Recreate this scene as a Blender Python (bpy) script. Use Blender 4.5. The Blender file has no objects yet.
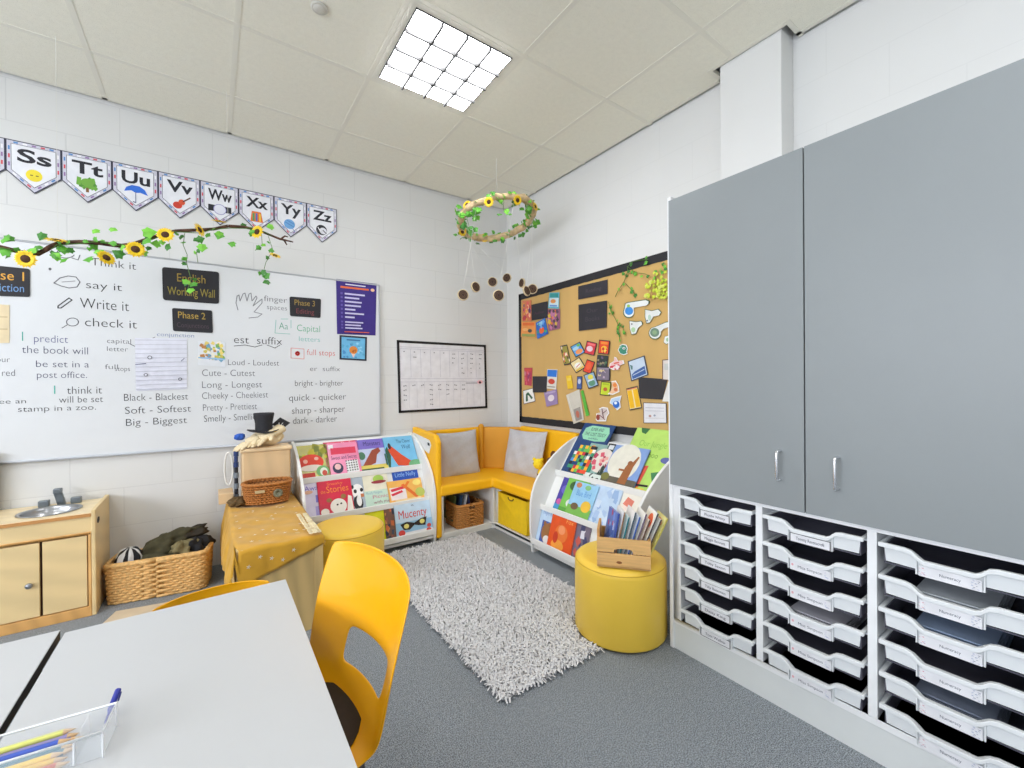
import bpy, math, random
from mathutils import Vector, Matrix
from math import sin, cos, pi, radians, sqrt, atan2
random.seed(7)
col = bpy.context.scene.collection
sc = bpy.context.scene
# ---------------------------------------------------------------- camera
FPX, YAW, PITCH, ROLL = 426.8, 0.6136, -0.0036, -0.0079
CAM = Vector((-2.3441, -3.402, 1.1808))
_f = Vector((sin(YAW)*cos(PITCH), cos(YAW)*cos(PITCH), sin(PITCH)))
_r = Vector((cos(YAW), -sin(YAW), 0)); _u = _r.cross(_f)
R_ = _r*cos(ROLL)+_u*sin(ROLL); U_ = -_r*sin(ROLL)+_u*cos(ROLL); F_ = _f
cd = bpy.data.cameras.new('camera'); cam = bpy.data.objects.new('camera', cd); col.objects.link(cam)
cd.sensor_width = 36; cd.lens = FPX/1024*36; cd.clip_start = .02; cd.clip_end = 100
cam.matrix_world = Matrix.Translation(CAM) @ Matrix((R_, U_, -F_)).transposed().to_4x4()
sc.camera = cam
def at(ax, val, px, py):
    d = F_+R_*((px-512)/FPX)-U_*((py-384)/FPX)
    return CAM+d*((val-CAM[ax])/d[ax])
# ---------------------------------------------------------------- materials
def lin(c):
    return tuple(((x/255)/12.92 if x/255 <= .04045 else ((x/255+.055)/1.055)**2.4) for x in c)
_mc = {}
def mat(c, rough=.55, var=.06, scale=18, bump=0, metal=0, kind=None, stretch=None, spec=.5, alpha=None, trans=0, sheen=0):
    key = (tuple(c), rough, var, scale, bump, metal, kind, stretch, spec, trans, sheen)
    if key in _mc: return _mc[key]
    m = bpy.data.materials.new('surface_%02x%02x%02x' % tuple(int(x) for x in c)); m.use_nodes = True
    nt = m.node_tree; N = nt.nodes; L = nt.links; b = N['Principled BSDF']
    b.inputs['Roughness'].default_value = rough; b.inputs['Metallic'].default_value = metal
    b.inputs['Specular IOR Level'].default_value = spec
    b.inputs['Transmission Weight'].default_value = trans
    if trans: b.inputs['IOR'].default_value = 1.3
    if sheen: b.inputs['Sheen Weight'].default_value = sheen
    l = lin(c)
    tc = N.new('ShaderNodeTexCoord'); mp = N.new('ShaderNodeMapping'); L.new(tc.outputs['Object'], mp.inputs[0])
    if stretch: mp.inputs['Scale'].default_value = stretch
    def noise(s, d=3):
        n = N.new('ShaderNodeTexNoise'); n.inputs['Scale'].default_value = s; n.inputs['Detail'].default_value = d
        L.new(mp.outputs[0], n.inputs['Vector']); return n
    n = noise(scale)
    rp = N.new('ShaderNodeValToRGB'); L.new(n.outputs['Fac'], rp.inputs[0])
    a, z = 1-var, 1+var
    rp.color_ramp.elements[0].position = .3; rp.color_ramp.elements[1].position = .7
    rp.color_ramp.elements[0].color = tuple(min(1, x*a) for x in l)+(1,)
    rp.color_ramp.elements[1].color = tuple(min(1, x*z) for x in l)+(1,)
    out = rp.outputs[0]; hsrc = n.outputs['Fac']
    if kind == 'carpet':
        n2 = noise(270, 2); rp.color_ramp.elements[0].position = .38; rp.color_ramp.elements[1].position = .62
        L.new(n2.outputs['Fac'], rp.inputs[0]); hsrc = n2.outputs['Fac']
        n3 = noise(60, 2); mx = N.new('ShaderNodeMix'); mx.data_type = 'RGBA'; mx.blend_type = 'MULTIPLY'; mx.inputs['Factor'].default_value = 1
        r3 = N.new('ShaderNodeValToRGB'); r3.color_ramp.elements[0].color = (.72,.74,.76,1); r3.color_ramp.elements[1].color = (1.2,1.18,1.15,1)
        L.new(n3.outputs['Fac'], r3.inputs[0]); L.new(out, mx.inputs['A']); L.new(r3.outputs[0], mx.inputs['B']); out = mx.outputs['Result']
    if kind in ('block_y', 'block_x'):
        # painted concrete blocks, 450 x 225 courses, only a shallow joint
        sx = N.new('ShaderNodeSeparateXYZ'); L.new(tc.outputs['Object'], sx.inputs[0]); cb = N.new('ShaderNodeCombineXYZ')
        L.new(sx.outputs['X' if kind == 'block_y' else 'Y'], cb.inputs['X'])
        ad = N.new('ShaderNodeMath'); ad.operation = 'ADD'; ad.inputs[1].default_value = .001; L.new(sx.outputs['Z'], ad.inputs[0]); L.new(ad.outputs[0], cb.inputs['Y'])
        br = N.new('ShaderNodeTexBrick'); L.new(cb.outputs[0], br.inputs['Vector'])
        br.inputs['Scale'].default_value = 1; br.inputs['Brick Width'].default_value = .45; br.inputs['Row Height'].default_value = .225
        br.inputs['Mortar Size'].default_value = .003; br.inputs['Mortar Smooth'].default_value = .6
        br.inputs['Color1'].default_value = (1,1,1,1); br.inputs['Color2'].default_value = (1,1,1,1); br.inputs['Mortar'].default_value = (.90,.90,.905,1) if kind == 'block_y' else (.96,.96,.96,1)
        mx = N.new('ShaderNodeMix'); mx.data_type = 'RGBA'; mx.blend_type = 'MULTIPLY'; mx.inputs['Factor'].default_value = 1
        L.new(out, mx.inputs['A']); L.new(br.outputs['Color'], mx.inputs['B']); out = mx.outputs['Result']
        iv = N.new('ShaderNodeMath'); iv.operation = 'MULTIPLY_ADD'; iv.inputs[1].default_value = -1.0; L.new(br.outputs['Fac'], iv.inputs[0])
        n2 = noise(160, 2); ml = N.new('ShaderNodeMath'); ml.operation = 'MULTIPLY'; ml.inputs[1].default_value = .12; L.new(n2.outputs['Fac'], ml.inputs[0]); L.new(ml.outputs[0], iv.inputs[2])
        hsrc = iv.outputs[0]
    if kind == 'tile':
        n2 = noise(260, 2); r2 = N.new('ShaderNodeValToRGB'); r2.color_ramp.elements[0].position = .34; r2.color_ramp.elements[0].color = (.86,.86,.86,1); r2.color_ramp.elements[1].position = .42; r2.color_ramp.elements[1].color = (1,1,1,1)
        L.new(n2.outputs['Fac'], r2.inputs[0]); mx = N.new('ShaderNodeMix'); mx.data_type = 'RGBA'; mx.blend_type = 'MULTIPLY'; mx.inputs['Factor'].default_value = 1
        L.new(out, mx.inputs['A']); L.new(r2.outputs[0], mx.inputs['B']); out = mx.outputs['Result']
    if kind == 'wood':
        w = N.new('ShaderNodeTexWave'); w.wave_type = 'BANDS'; w.bands_direction = 'DIAGONAL'; w.inputs['Scale'].default_value = scale*.35; w.inputs['Distortion'].default_value = 5; w.inputs['Detail'].default_value = 3
        L.new(mp.outputs[0], w.inputs['Vector']); L.new(w.outputs['Fac'], rp.inputs[0]); rp.color_ramp.elements[0].position = 0; rp.color_ramp.elements[1].position = 1
        hsrc = w.outputs['Fac']
    if kind == 'corrugated':
        w = N.new('ShaderNodeTexWave'); w.bands_direction = 'X'; w.inputs['Scale'].default_value = scale; L.new(mp.outputs[0], w.inputs['Vector']); hsrc = w.outputs['Fac']
    if kind == 'weave':
        w = N.new('ShaderNodeTexChecker'); w.inputs['Scale'].default_value = scale; L.new(mp.outputs[0], w.inputs['Vector']); hsrc = w.outputs['Fac']
    L.new(out, b.inputs['Base Color'])
    if bump:
        bp = N.new('ShaderNodeBump'); bp.inputs['Strength'].default_value = bump; bp.inputs['Distance'].default_value = .004
        L.new(hsrc, bp.inputs['Height']); L.new(bp.outputs[0], b.inputs['Normal'])
    _mc[key] = m; return m
def emit(c, s):
    m = bpy.data.materials.new('lamp_glow'); m.use_nodes = True; b = m.node_tree.nodes['Principled BSDF']
    b.inputs['Base Color'].default_value = (.9,.9,.9,1); b.inputs['Emission Color'].default_value = lin(c)+(1,); b.inputs['Emission Strength'].default_value = s; return m
def glass(c=(235,240,245), rough=.05):
    m = bpy.data.materials.new('clear_plastic'); m.use_nodes = True; nt = m.node_tree; b = nt.nodes['Principled BSDF']
    b.inputs['Base Color'].default_value = lin(c)+(1,); b.inputs['Roughness'].default_value = rough; b.inputs['Alpha'].default_value = .20; b.inputs['IOR'].default_value = 1.45
    return m
# ---------------------------------------------------------------- mesh building
V = Vector
class MB:
    def __init__(s): s.v = []; s.f = []; s.m = []; s.mats = []; s.sm = []
    def mi(s, m):
        if m is None: return 0
        if m not in s.mats: s.mats.append(m)
        return s.mats.index(m)
    def add(s, vs, fs, m=None, smooth=False):
        o = len(s.v); s.v += [V(p) for p in vs]; k = s.mi(m)
        for f in fs: s.f.append(tuple(i+o for i in f)); s.m.append(k); s.sm.append(smooth)
        return s
    def box(s, a, b, m=None):
        x0,y0,z0 = (min(a[i],b[i]) for i in range(3)); x1,y1,z1 = (max(a[i],b[i]) for i in range(3))
        return s.add([(x0,y0,z0),(x1,y0,z0),(x1,y1,z0),(x0,y1,z0),(x0,y0,z1),(x1,y0,z1),(x1,y1,z1),(x0,y1,z1)],
              [(0,3,2,1),(4,5,6,7),(0,1,5,4),(1,2,6,5),(2,3,7,6),(3,0,4,7)], m)
    def prism(s, pts, off, m=None, smooth=False):
        n = len(pts); pts = [V(p) for p in pts]; off = V(off)
        s.add(pts+[p+off for p in pts], [tuple(range(n))[::-1], tuple(range(n, 2*n))], m)
        return s.add(pts+[p+off for p in pts], [(i, (i+1) % n, n+(i+1) % n, n+i) for i in range(n)], m, smooth)
    def tube(s, pts, r, m=None, n=8, closed=False, cap=True):
        pts = [V(p) for p in pts]; k = len(pts); rs = r if isinstance(r, (list, tuple)) else [r]*k
        vs = []; prev = None
        for i, p in enumerate(pts):
            if closed: d = (pts[(i+1) % k]-pts[i-1])
            else: d = pts[min(i+1, k-1)]-pts[max(i-1, 0)]
            if d.length < 1e-9: d = V((0,0,1))
            d.normalize()
            if prev is None:
                a = d.orthogonal().normalized()
            else:
                a = prev-d*prev.dot(d)
                a = a.normalized() if a.length > 1e-6 else d.orthogonal().normalized()
            prev = a; b = d.cross(a)
            for j in range(n): vs.append(p+(a*cos(2*pi*j/n)+b*sin(2*pi*j/n))*rs[i])
        fs = []
        for i in range(k if closed else k-1):
            for j in range(n): fs.append((i*n+j, i*n+(j+1) % n, ((i+1) % k)*n+(j+1) % n, ((i+1) % k)*n+j))
        s.add(vs, fs, m, True)
        if cap and not closed: s.add(vs[:n], [tuple(range(n))[::-1]], m); s.add(vs[-n:], [tuple(range(n))], m)
        return s
    def lathe(s, prof, c, m=None, n=40, axis=None):
        # prof: (radius, height) along +z, or along axis
        c = V(c); ax = V(axis).normalized() if axis else V((0,0,1)); a = ax.orthogonal().normalized(); b = ax.cross(a); vs = []
        for r, h in prof:
            for j in range(n): vs.append(c+ax*h+(a*cos(2*pi*j/n)+b*sin(2*pi*j/n))*r)
        fs = [(i*n+j, i*n+(j+1) % n, (i+1)*n+(j+1) % n, (i+1)*n+j) for i in range(len(prof)-1) for j in range(n)]
        s.add(vs, fs, m, True)
        if prof[0][0] > 1e-5: s.add(vs[:n], [tuple(range(n))[::-1]], m)
        if prof[-1][0] > 1e-5: s.add(vs[-n:], [tuple(range(n))], m)
        return s
    def ball(s, c, rx, ry=None, rz=None, m=None, n=12, jit=0):
        ry = ry or rx; rz = rz or rx; vs = []; fs = []
        for i in range(n+1):
            t = pi*i/n
            for j in range(2*n):
                p = 2*pi*j/(2*n); k = 1+random.uniform(-jit, jit)
                vs.append((c[0]+rx*sin(t)*cos(p)*k, c[1]+ry*sin(t)*sin(p)*k, c[2]-rz*cos(t)*k))
        for i in range(n):
            for j in range(2*n): fs.append((i*2*n+j, i*2*n+(j+1) % (2*n), (i+1)*2*n+(j+1) % (2*n), (i+1)*2*n+j))
        return s.add(vs, fs, m, True)
    def grid(s, fn, nu, nv, m=None, smooth=True, skip=None, closed_u=False):
        vs = [fn(i/nu, j/nv) for j in range(nv+1) for i in range(nu+1)]
        fs = []
        for j in range(nv):
            for i in range(nu):
                if skip and skip(i, j): continue
                fs.append((j*(nu+1)+i, j*(nu+1)+i+1, (j+1)*(nu+1)+i+1, (j+1)*(nu+1)+i))
        return s.add(vs, fs, m, smooth)
def mtx(loc=(0,0,0), rz=0): return Matrix.Translation(V(loc)) @ Matrix.Rotation(rz, 4, 'Z')
PM = {}
def thing(name, label, cat, loc=(0,0,0), rz=0, group=None):
    o = bpy.data.objects.new(name, None); col.objects.link(o); o.empty_display_size = .05
    o.location = loc; o.rotation_euler = (0,0,rz); PM[o] = mtx(loc, rz)
    tag(o, label, cat, group); return o
def tag(o, label=None, cat=None, group=None, kind=None):
    if label: o['label'] = label
    if cat: o['category'] = cat
    if group: o['group'] = group
    if kind: o['kind'] = kind
    return o
def build(name, mb, m=None, parent=None, label=None, bevel=0, seg=2, subsurf=0, solid=0, solid_off=0, angle=35):
    """one mesh object; vertices are given in world space"""
    if parent is not None: inv = PM[parent].inverted()
    else:
        n = len(mb.v); lo = min(p.z for p in mb.v)
        c = V((sum(p.x for p in mb.v)/n, sum(p.y for p in mb.v)/n, lo)); inv = Matrix.Translation(-c)
    me = bpy.data.meshes.new(name); me.from_pydata([tuple(inv @ p) for p in mb.v], [], mb.f)
    mats = mb.mats or [m]
    for x in mats: me.materials.append(x)
    for i, p in enumerate(me.polygons): p.material_index = mb.m[i]; p.use_smooth = mb.sm[i]
    if subsurf or solid or bevel:
        import bmesh
        b = bmesh.new(); b.from_mesh(me); bmesh.ops.remove_doubles(b, verts=b.verts, dist=1e-5)
        b.to_mesh(me); b.free()
    me.update()
    o = bpy.data.objects.new(name, me); col.objects.link(o)
    if parent is not None: o.parent = parent; PM[o] = PM[parent]
    else: o.location = c; PM[o] = Matrix.Translation(c)
    if solid: md = o.modifiers.new('solid', 'SOLIDIFY'); md.thickness = solid; md.offset = solid_off
    if bevel:
        md = o.modifiers.new('bevel', 'BEVEL'); md.width = bevel; md.segments = seg; md.limit_method = 'ANGLE'; md.angle_limit = radians(angle)
        for p in me.polygons: p.use_smooth = True
        wn = o.modifiers.new('wn', 'WEIGHTED_NORMAL'); wn.keep_sharp = True
    if subsurf: md = o.modifiers.new('sub', 'SUBSURF'); md.levels = subsurf; md.render_levels = subsurf
    if label: o['label'] = label
    return o
def struct(name, mb, m=None, parent=None, **k):
    o = build(name, mb, m, parent, **k)
    if parent is None: o['kind'] = 'structure'
    return o
def copy_tree(o, parent=None):
    c = o.copy(); col.objects.link(c)
    if parent is not None: c.parent = parent; c.matrix_parent_inverse = o.matrix_parent_inverse.copy()
    for ch in [x for x in list(bpy.data.objects) if x.parent == o]: copy_tree(ch, c)
    return c
# lettering ---------------------------------------------------------
_tc = {}
def text_geo(s, thin=0.0):
    if (s, thin) in _tc: return _tc[(s, thin)]
    cu = bpy.data.curves.new('t', 'FONT'); cu.body = s; cu.resolution_u = 3; cu.offset = thin
    ob = bpy.data.objects.new('t', cu); col.objects.link(ob)
    dg = bpy.context.evaluated_depsgraph_get(); me = ob.evaluated_get(dg).to_mesh()
    vs = [(v.co.x, v.co.y) for v in me.vertices]; fs = [tuple(p.vertices) for p in me.polygons]
    ob.evaluated_get(dg).to_mesh_clear(); bpy.data.objects.remove(ob); bpy.data.curves.remove(cu)
    if vs:
        x0 = min(a for a, b in vs); x1 = max(a for a, b in vs)
        vs = [((a-x0)/(x1-x0), b) for a, b in vs]
    _tc[(s, thin)] = (vs, fs); return vs, fs
def letters(mb, s, P, m, thin=0.0, asc=.72, italic=0.0):
    """P(u, v): surface point; u 0..1 along the line, v 0 baseline .. 1 cap height"""
    vs, fs = text_geo(s, thin)
    if vs: mb.add([P(a+italic*b, b/asc) for a, b in vs], fs, m)
# flat picture on a quad --------------------------------------------
def lerp(a, b, t): return a+(b-a)*t
class Quad:
    def __init__(s, tl, tr, br, bl, n=None):
        s.c = [V(p) for p in (tl, tr, br, bl)]
        nn = (s.c[3]-s.c[0]).cross(s.c[1]-s.c[0]).normalized()
        s.n = nn if n is None else (nn if nn.dot(V(n)) > 0 else -nn)
    def __call__(s, u, v, h=0):
        return lerp(lerp(s.c[0], s.c[1], u), lerp(s.c[3], s.c[2], u), v)+s.n*h
def art(mb, q, items, h0, step=.00035):
    h = h0
    for it in items:
        k = it[0]; h += step
        if k == 'r':
            _, a, b, c, d, cl = it; mb.add([q(a,b,h), q(a,d,h), q(c,d,h), q(c,b,h)], [(0,1,2,3)], mat(cl))
        elif k == 'e':
            _, a, b, c, d, cl = it; n = 20
            mb.add([q(a+c*cos(2*pi*i/n), b+d*sin(2*pi*i/n), h) for i in range(n)], [tuple(range(n))[::-1]], mat(cl))
        elif k == 'p':
            _, ps, cl = it; mb.add([q(a, b, h) for a, b in ps], [tuple(range(len(ps)))], mat(cl))
        elif k == 'l':
            _, a, b, c, d, w, cl = it
            dx, dy = c-a, d-b; l = sqrt(dx*dx+dy*dy) or 1; nx, ny = -dy/l*w/2, dx/l*w/2
            mb.add([q(a+nx,b+ny,h), q(c+nx,d+ny,h), q(c-nx,d-ny,h), q(a-nx,b-ny,h)], [(0,1,2,3)], mat(cl))
        elif k == 't':
            _, s, a, b, c, d, cl = it; letters(mb, s, (lambda u, v, h=h: q(lerp(a, c, u), lerp(d, b, v), h)), mat(cl))
        elif k == 'd':   # scattered flecks
            _, n, seed, a, b, c, d, r, cols = it; rr = random.Random(seed)
            for i in range(n):
                u, v = rr.uniform(a, c), rr.uniform(b, d); t = rr.uniform(0, pi); z = r*rr.uniform(.6, 1.3)
                mb.add([q(u+z*cos(t+j*pi/2+rr.uniform(-.3,.3)), v+z*sin(t+j*pi/2), h+i*1e-6) for j in range(4)], [(3,2,1,0)], mat(cols[i % len(cols)]))
def card(name, label, cat, q, bg, items=(), th=.0015, group=None, frame=None, parent=None, outline=None):
    mb = MB(); b = mat(bg)
    if outline:
        mb.prism([q(u, v, 0) for u, v in outline], q.n*th, b); art(mb, q, items, th)
    else:
        mb.add([q(0,0,th), q(1,0,th), q(1,1,th), q(0,1,th), q(0,0), q(1,0), q(1,1), q(0,1)], [(0,3,2,1),(4,5,6,7),(0,1,5,4),(1,2,6,5),(2,3,7,6),(3,0,4,7)], b)
        if frame:
            w, cl = frame; its = [('r',0,0,1,w,cl),('r',0,1-w,1,1,cl),('r',0,0,w,1,cl),('r',1-w,0,1,1,cl)]
            art(mb, q, its, th, 1e-5)
        art(mb, q, items, th)
    o = build(name, mb, None, parent)
    if parent is None: tag(o, label, cat, group)
    return o
def pq(ax, val, pts):   # quad from four picture corners standing on a plane
    return Quad(*[at(ax, val, *p) for p in pts], n=((0,-1,0) if ax == 1 else (-1,0,0)))
# ================================================================ room shell
H = 2.84; XL, YF = -6.0, -6.6
WALL = (219,220,219)
W_Y = mat(WALL, .6, .012, 3, .2, kind='block_y'); W_X = mat(WALL, .6, .012, 3, .02, kind='block_x')
WH = mat((228,230,230), .45, .01); DARK = mat((24,24,27), .7); BLACK = mat((18,18,20), .6)
struct('floor', MB().box((XL,YF,-.1), (0,0,0)), mat((138,144,150), .95, .5, 200, .5, kind='carpet', spec=.1))
struct('wall_back', MB().box((XL-.1,0,-.1), (.1,.1,3.1)), W_Y)
struct('wall_right', MB().box((0,YF,-.1), (.1,0,3.1)), W_X)
struct('wall_pillar', MB().box((-.128,-2.488,0), (0,-2.19,3.08)), mat(WALL,.6,.012,3), bevel=.004)
struct('wall_front', MB().box((XL-.1,YF-.1,-.1), (.1,YF,3.1)), W_Y)
w = MB()   # unseen side wall with a window band added for daylight, left of the camera
w.box((XL-.1,YF,-.1), (XL,0,.95)); w.box((XL-.1,YF,2.35), (XL,0,3.1)); w.box((XL-.1,YF,.95), (XL,-5.6,2.35)); w.box((XL-.1,-1.2,.95), (XL,0,2.35))
struct('wall_left', w, W_X)
fr = MB()
for y in (-5.6, -4.5, -3.4, -2.3, -1.2): fr.box((XL-.07, y-.03, .95), (XL-.03, y+.03, 2.35))
fr.box((XL-.07,-5.6,.95), (XL-.03,-1.2,1.0)); fr.box((XL-.07,-5.6,2.3), (XL-.03,-1.2,2.35))
struct('window_1', fr, WH)
g = .022
c = MB()
px0, py0, py1 = -.136, -2.155, -2.515
c.prism([(XL+g,YF+g,H),(XL+g,-g,H),(-g,-g,H),(-g,py0,H),(px0,py0,H),(px0,py1,H),(-g,py1,H),(-g,YF+g,H)], (0,0,.02))
struct('ceiling', c, mat((238,236,222), .9, .02, 40, .15, kind='tile', spec=.2))
struct('ceiling_void', MB().box((XL,YF,3.0), (0,0,3.1)), DARK)  # slab above the ceiling, coloured dark to paint shade into the perimeter gap
t = MB(); TB = mat((230,228,215), .6, .01); th = .0016
for k in range(-1, 10):
    x = -.4333-.6*k
    if x < -.02 and x > XL: t.box((x-.012,YF+.02,H-th), (x+.012,-.023,H))
    y = -.4668-.6*k
    if y < -.02 and y > YF: t.box((XL+.01,y-.012,H-th*1.2), (-.01 if not py1 < y < py0 else px0,y+.012,H))
e_ = .022   # perimeter angle, following the pillar
t.box((XL+.01,-.022-e_,H-th), (-.022,-.022,H)); t.box((-.022-e_,py0,H-th), (-.022,-.022,H)); t.box((-.022-e_,YF+.01,H-th), (-.022,py1,H))
t.box((px0-e_,py0,H-th), (-.008,py0+e_,H)); t.box((px0-e_,py1,H-th), (px0,py0,H)); t.box((px0-e_,py1-e_,H-th), (-.008,py1,H))
struct('trim_1', t, TB)
# ceiling lamps
LAMP = emit((252,252,255), 12.5)
def lamp(x, y, label, group=None):
    o = thing('ceiling_lamp', label, 'ceiling lamp', (x,y,H), 0, group)
    f = MB(); a = .288
    f.box((x-a,y-a,H-.003),(x+a,y+a,H)); build('frame', f, mat((226,224,212),.5,.01), o)
    L_ = MB(); c_ = MB(); s_ = .135; st = .129
    for i in range(4):
        for j in range(4):
            cx = x+(i-1.5)*st; cy = y+(j-1.5)*st; h = .0600
            # each cell is a shallow pillow of bright diffuser between louvre blades
            L_.grid(lambda u, v: V((cx+(u-.5)*2*h, cy+(v-.5)*2*h, H-.008-.014*(1-(2*u-1)**6)*(1-(2*v-1)**6))), 4, 4)
    c_.box((x-2*st-.001,y-2*st-.001,H-.0075),(x+2*st+.001,y+2*st+.001,H-.0035))
    for i in range(1,4):
        q = (i-2)*st
        c_.box((x+q-.0045,y-2*st,H-.026),(x+q+.0045,y+2*st,H-.004)); c_.box((x-2*st,y+q-.0045,H-.026),(x+2*st,y+q+.0045,H-.004))
    build('diffuser', L_, LAMP, o); build('reflector', c_, mat((84,84,84),.9,.01,spec=.05), o)
    return o
l0 = lamp(-1.3333, -1.3668, 'square recessed ceiling lamp of sixteen bright cells')
for i, (dx, dy) in enumerate([(-2.4,0),(0,-2.4),(-2.4,-2.4),(-3.6,-1.2)][:3]):
    c_ = copy_tree(l0); c_.location = l0.location+V((dx,dy,0)); c_['label'] = ['square recessed ceiling lamp further along beside the whiteboard wall','square recessed ceiling lamp above the grey cupboard doors','square recessed ceiling lamp over the tables behind the camera'][i]
o = thing('smoke_detector', 'small round white sensor on the ceiling left of the lamp', 'smoke detector', (-1.94,-1.378,H))
build('base', MB().lathe([(.036,0),(.036,-.003),(.032,-.006)], (-1.94,-1.378,H-.001), n=32), mat((200,198,188),.4,.01), o)
build('dome', MB().lathe([(.026,-.006),(.022,-.010),(.001,-.011)], (-1.94,-1.378,H-.001), n=32), mat((205,203,194),.4,.01), o)

# ================================================================ whiteboard and what is written on it
WBX0, WBX1, WBZ0, WBZ1, WBY = -3.66, -1.252, .785, 1.957, -.018
o = thing('whiteboard', 'wide white magnetic whiteboard covered in black handwriting on the back wall', 'whiteboard', (-2.45,0,WBZ0)); wb = o
build('panel', MB().box((WBX0,WBY,WBZ0), (WBX1,-.001,WBZ1)), mat((222,225,228), .2, .006, 2), o)
f = MB()
for a, b in (((WBX0,WBZ0-.014),(WBX1,WBZ0)), ((WBX0,WBZ1),(WBX1,WBZ1+.008)), ((WBX1,WBZ0-.014),(WBX1+.01,WBZ1+.008)), ((WBX0-.01,WBZ0-.014),(WBX0,WBZ1+.008))):
    f.box((a[0],WBY-.006,a[1]), (b[0],-.001,b[1]))
build('frame', f, mat((196,200,206), .35, .02, metal=.3), o, bevel=.002, label='thin silver aluminium edge')
INK = (42,44,50); TEAL = (84,176,160); RED = (214,92,84); BLU = (90,112,170); GRY = (96,98,106)
def ink(name, lines, label=None, thin=-.012):
    for s, x0, y, x1, h, c_ in lines:
        mb = MB()
        p = at(1, WBY-.0006, x0, y); p1 = at(1, WBY-.0006, x1, y); pt = at(1, WBY-.0006, x0, y-h)
        W_ = p1.x-p.x; Hh = pt.z-p.z
        letters(mb, s, (lambda u, v: V((p.x+W_*u, WBY-.0006, p.z+Hh*v))), mat(c_), thin, italic=.0)
        build(name, mb, None, wb, label)
def stroke(name, lines, w=.004, label=None, y=None, parent=None):
    mb = MB(); y = WBY-.0007 if y is None else y
    for pts, c_ in lines:
        P = [at(1, y, *p) for p in pts]; m = mat(c_)
        for a, b in zip(P, P[1:]):
            d = (b-a); L_ = d.length
            if L_ < 1e-6: continue
            d /= L_; n = V((-d.z,0,d.x))*w/2; a2 = a-d*w*.3; b2 = b+d*w*.3
            mb.add([a2+n, b2+n, b2-n, a2-n], [(0,1,2,3)], m)
    build(name, mb, None, parent or wb, label)
ink('handwriting', [('Think it',91,265,136,8,INK),('say it',86,288,122,8,INK),('Write it',80,308,129,11,INK),('check it',85,326,137,9,INK)], 'black steps from think it to check it')
ink('handwriting', [('I',22,341,23.2,10,TEAL),('predict',34,342,68,8,(86,92,140)),('the book will',22,353,88,8,(70,74,104)),('be set in a',36,367,89,7,(70,74,104)),('post office.',37,378,87,7,(70,74,104))], 'violet sentence about the post office')
ink('handwriting', [('our',-4,362,10,6,GRY),('red',2,376,15,7,GRY),('see an',-6,404,26,5,INK),('stamp in a zoo.',18,412,96,6,INK),('I',54,394,55.4,9,TEAL),('think it',67,394,102,8,INK),('will be set',59,403,103,7,INK)], 'black sentence about the zoo')
ink('handwriting', [('capital',107,343,131,5,GRY),('letter',107,351,128,5,GRY),('full',105,369,118,5,GRY),('stops',115,371,130,5,GRY),('conjunction',157,336,194,4,BLU)], 'small grey notes round the lined sheet')
ink('handwriting', [('Black - Blackest',124,401,188,7.5,INK),('Soft - Softest',125,414,191,7.5,INK),('Big - Biggest',126,426,187,7.5,INK)], 'black list beginning with black and blackest')
ink('handwriting', [('est  suffix',234,343,282,8,INK)], 'underlined black heading')
ink('handwriting', [('Loud - Loudest',228,365,279,6,GRY),('Cute - Cutest',202,376,255,7,GRY),('Long - Longest',202,388,262,7,GRY),('Cheeky - Cheekiest',202,399,268,7,GRY),('Pretty - Prettiest',203,411,257,7,GRY),('Smelly - Smelliest',204,422,262,7,INK)], 'grey list ending in smelly')
ink('handwriting', [('finger',264,301,287,6,GRY),('spaces',267,309,287,5,GRY)], 'grey note beside the drawn hand')
ink('handwriting', [('Aa',279,329,288,7,(60,150,120)),('Capital',297,331,320,7,(70,170,125)),('letters',299,341,320,5,(110,190,180))], 'green note about capital letters')
ink('handwriting', [('full stops',307,355,335,6,RED)], 'red note about full stops')
ink('handwriting', [('er  suffix',310,371,340,5,GRY),('bright  quick',0,0,1,1,INK)][:1]+[('bright  \u2192 brighter' if False else 'bright - brighter',295,386,343,6,INK),('quick - quicker',289,401,346,7,INK),('sharp - sharper',292,414,345,7,INK),('dark - darker',293,424,337,7,INK)], 'black list from bright to darker')
circ = lambda cx, cy, rx, ry, n=18, a0=0, a1=2*pi: [(cx+rx*cos(a0+(a1-a0)*i/n), cy+ry*sin(a0+(a1-a0)*i/n)) for i in range(n+1)]
stroke('drawn_mouth', [([(54,283),(60,278),(68,276),(76,277),(80,282),(77,287),(69,288),(61,286),(54,283)],GRY),([(62,282),(75,281)],(150,150,155))], .0045)
stroke('drawn_pencil', [([(58,306),(69,298),(72,300),(61,308),(58,308),(58,306)],INK)], .005)
stroke('drawn_magnifier', [(circ(72.5,322,6,4),GRY),([(67,325),(62,328)],GRY)], .004)
stroke('drawn_thought_bubble', [(circ(66,253,9,5,14,.4,5.4),GRY),([(72,258),(78,260),(80,255)],GRY),(circ(50,269,1,1,6),INK)], .004)
stroke('drawn_hand', [([(238,310),(236,303),(237,296),(239,295),(240,301),(243,294),(245,293),(247,301),(249,294),(251,293),(252,301),(256,296),(257,298),(253,306),(262,299),(262,303),(254,312),(262,314),(258,317),(249,318)],(130,132,138))], .005)
stroke('underline', [([(234,346),(245,345),(255,347),(262,345)],INK),([(267,345),(275,348),(280,345)],INK)], .004)
stroke('drawn_box', [([(276,320),(275,333),(290,334)],(110,185,175)),([(291,320),(291,328)],(110,185,175)),([(281,319),(288,319)],(110,185,175))], .0035, 'pale green box')
stroke('drawn_box', [([(291,348),(304,349),(304,359),(291,358),(291,348)],(226,130,120))], .0035, 'red box')
stroke('drawn_spot', [(circ(297.5,353.5,1.4,1.4,8),(216,50,50))], .014, 'red dot')
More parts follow.
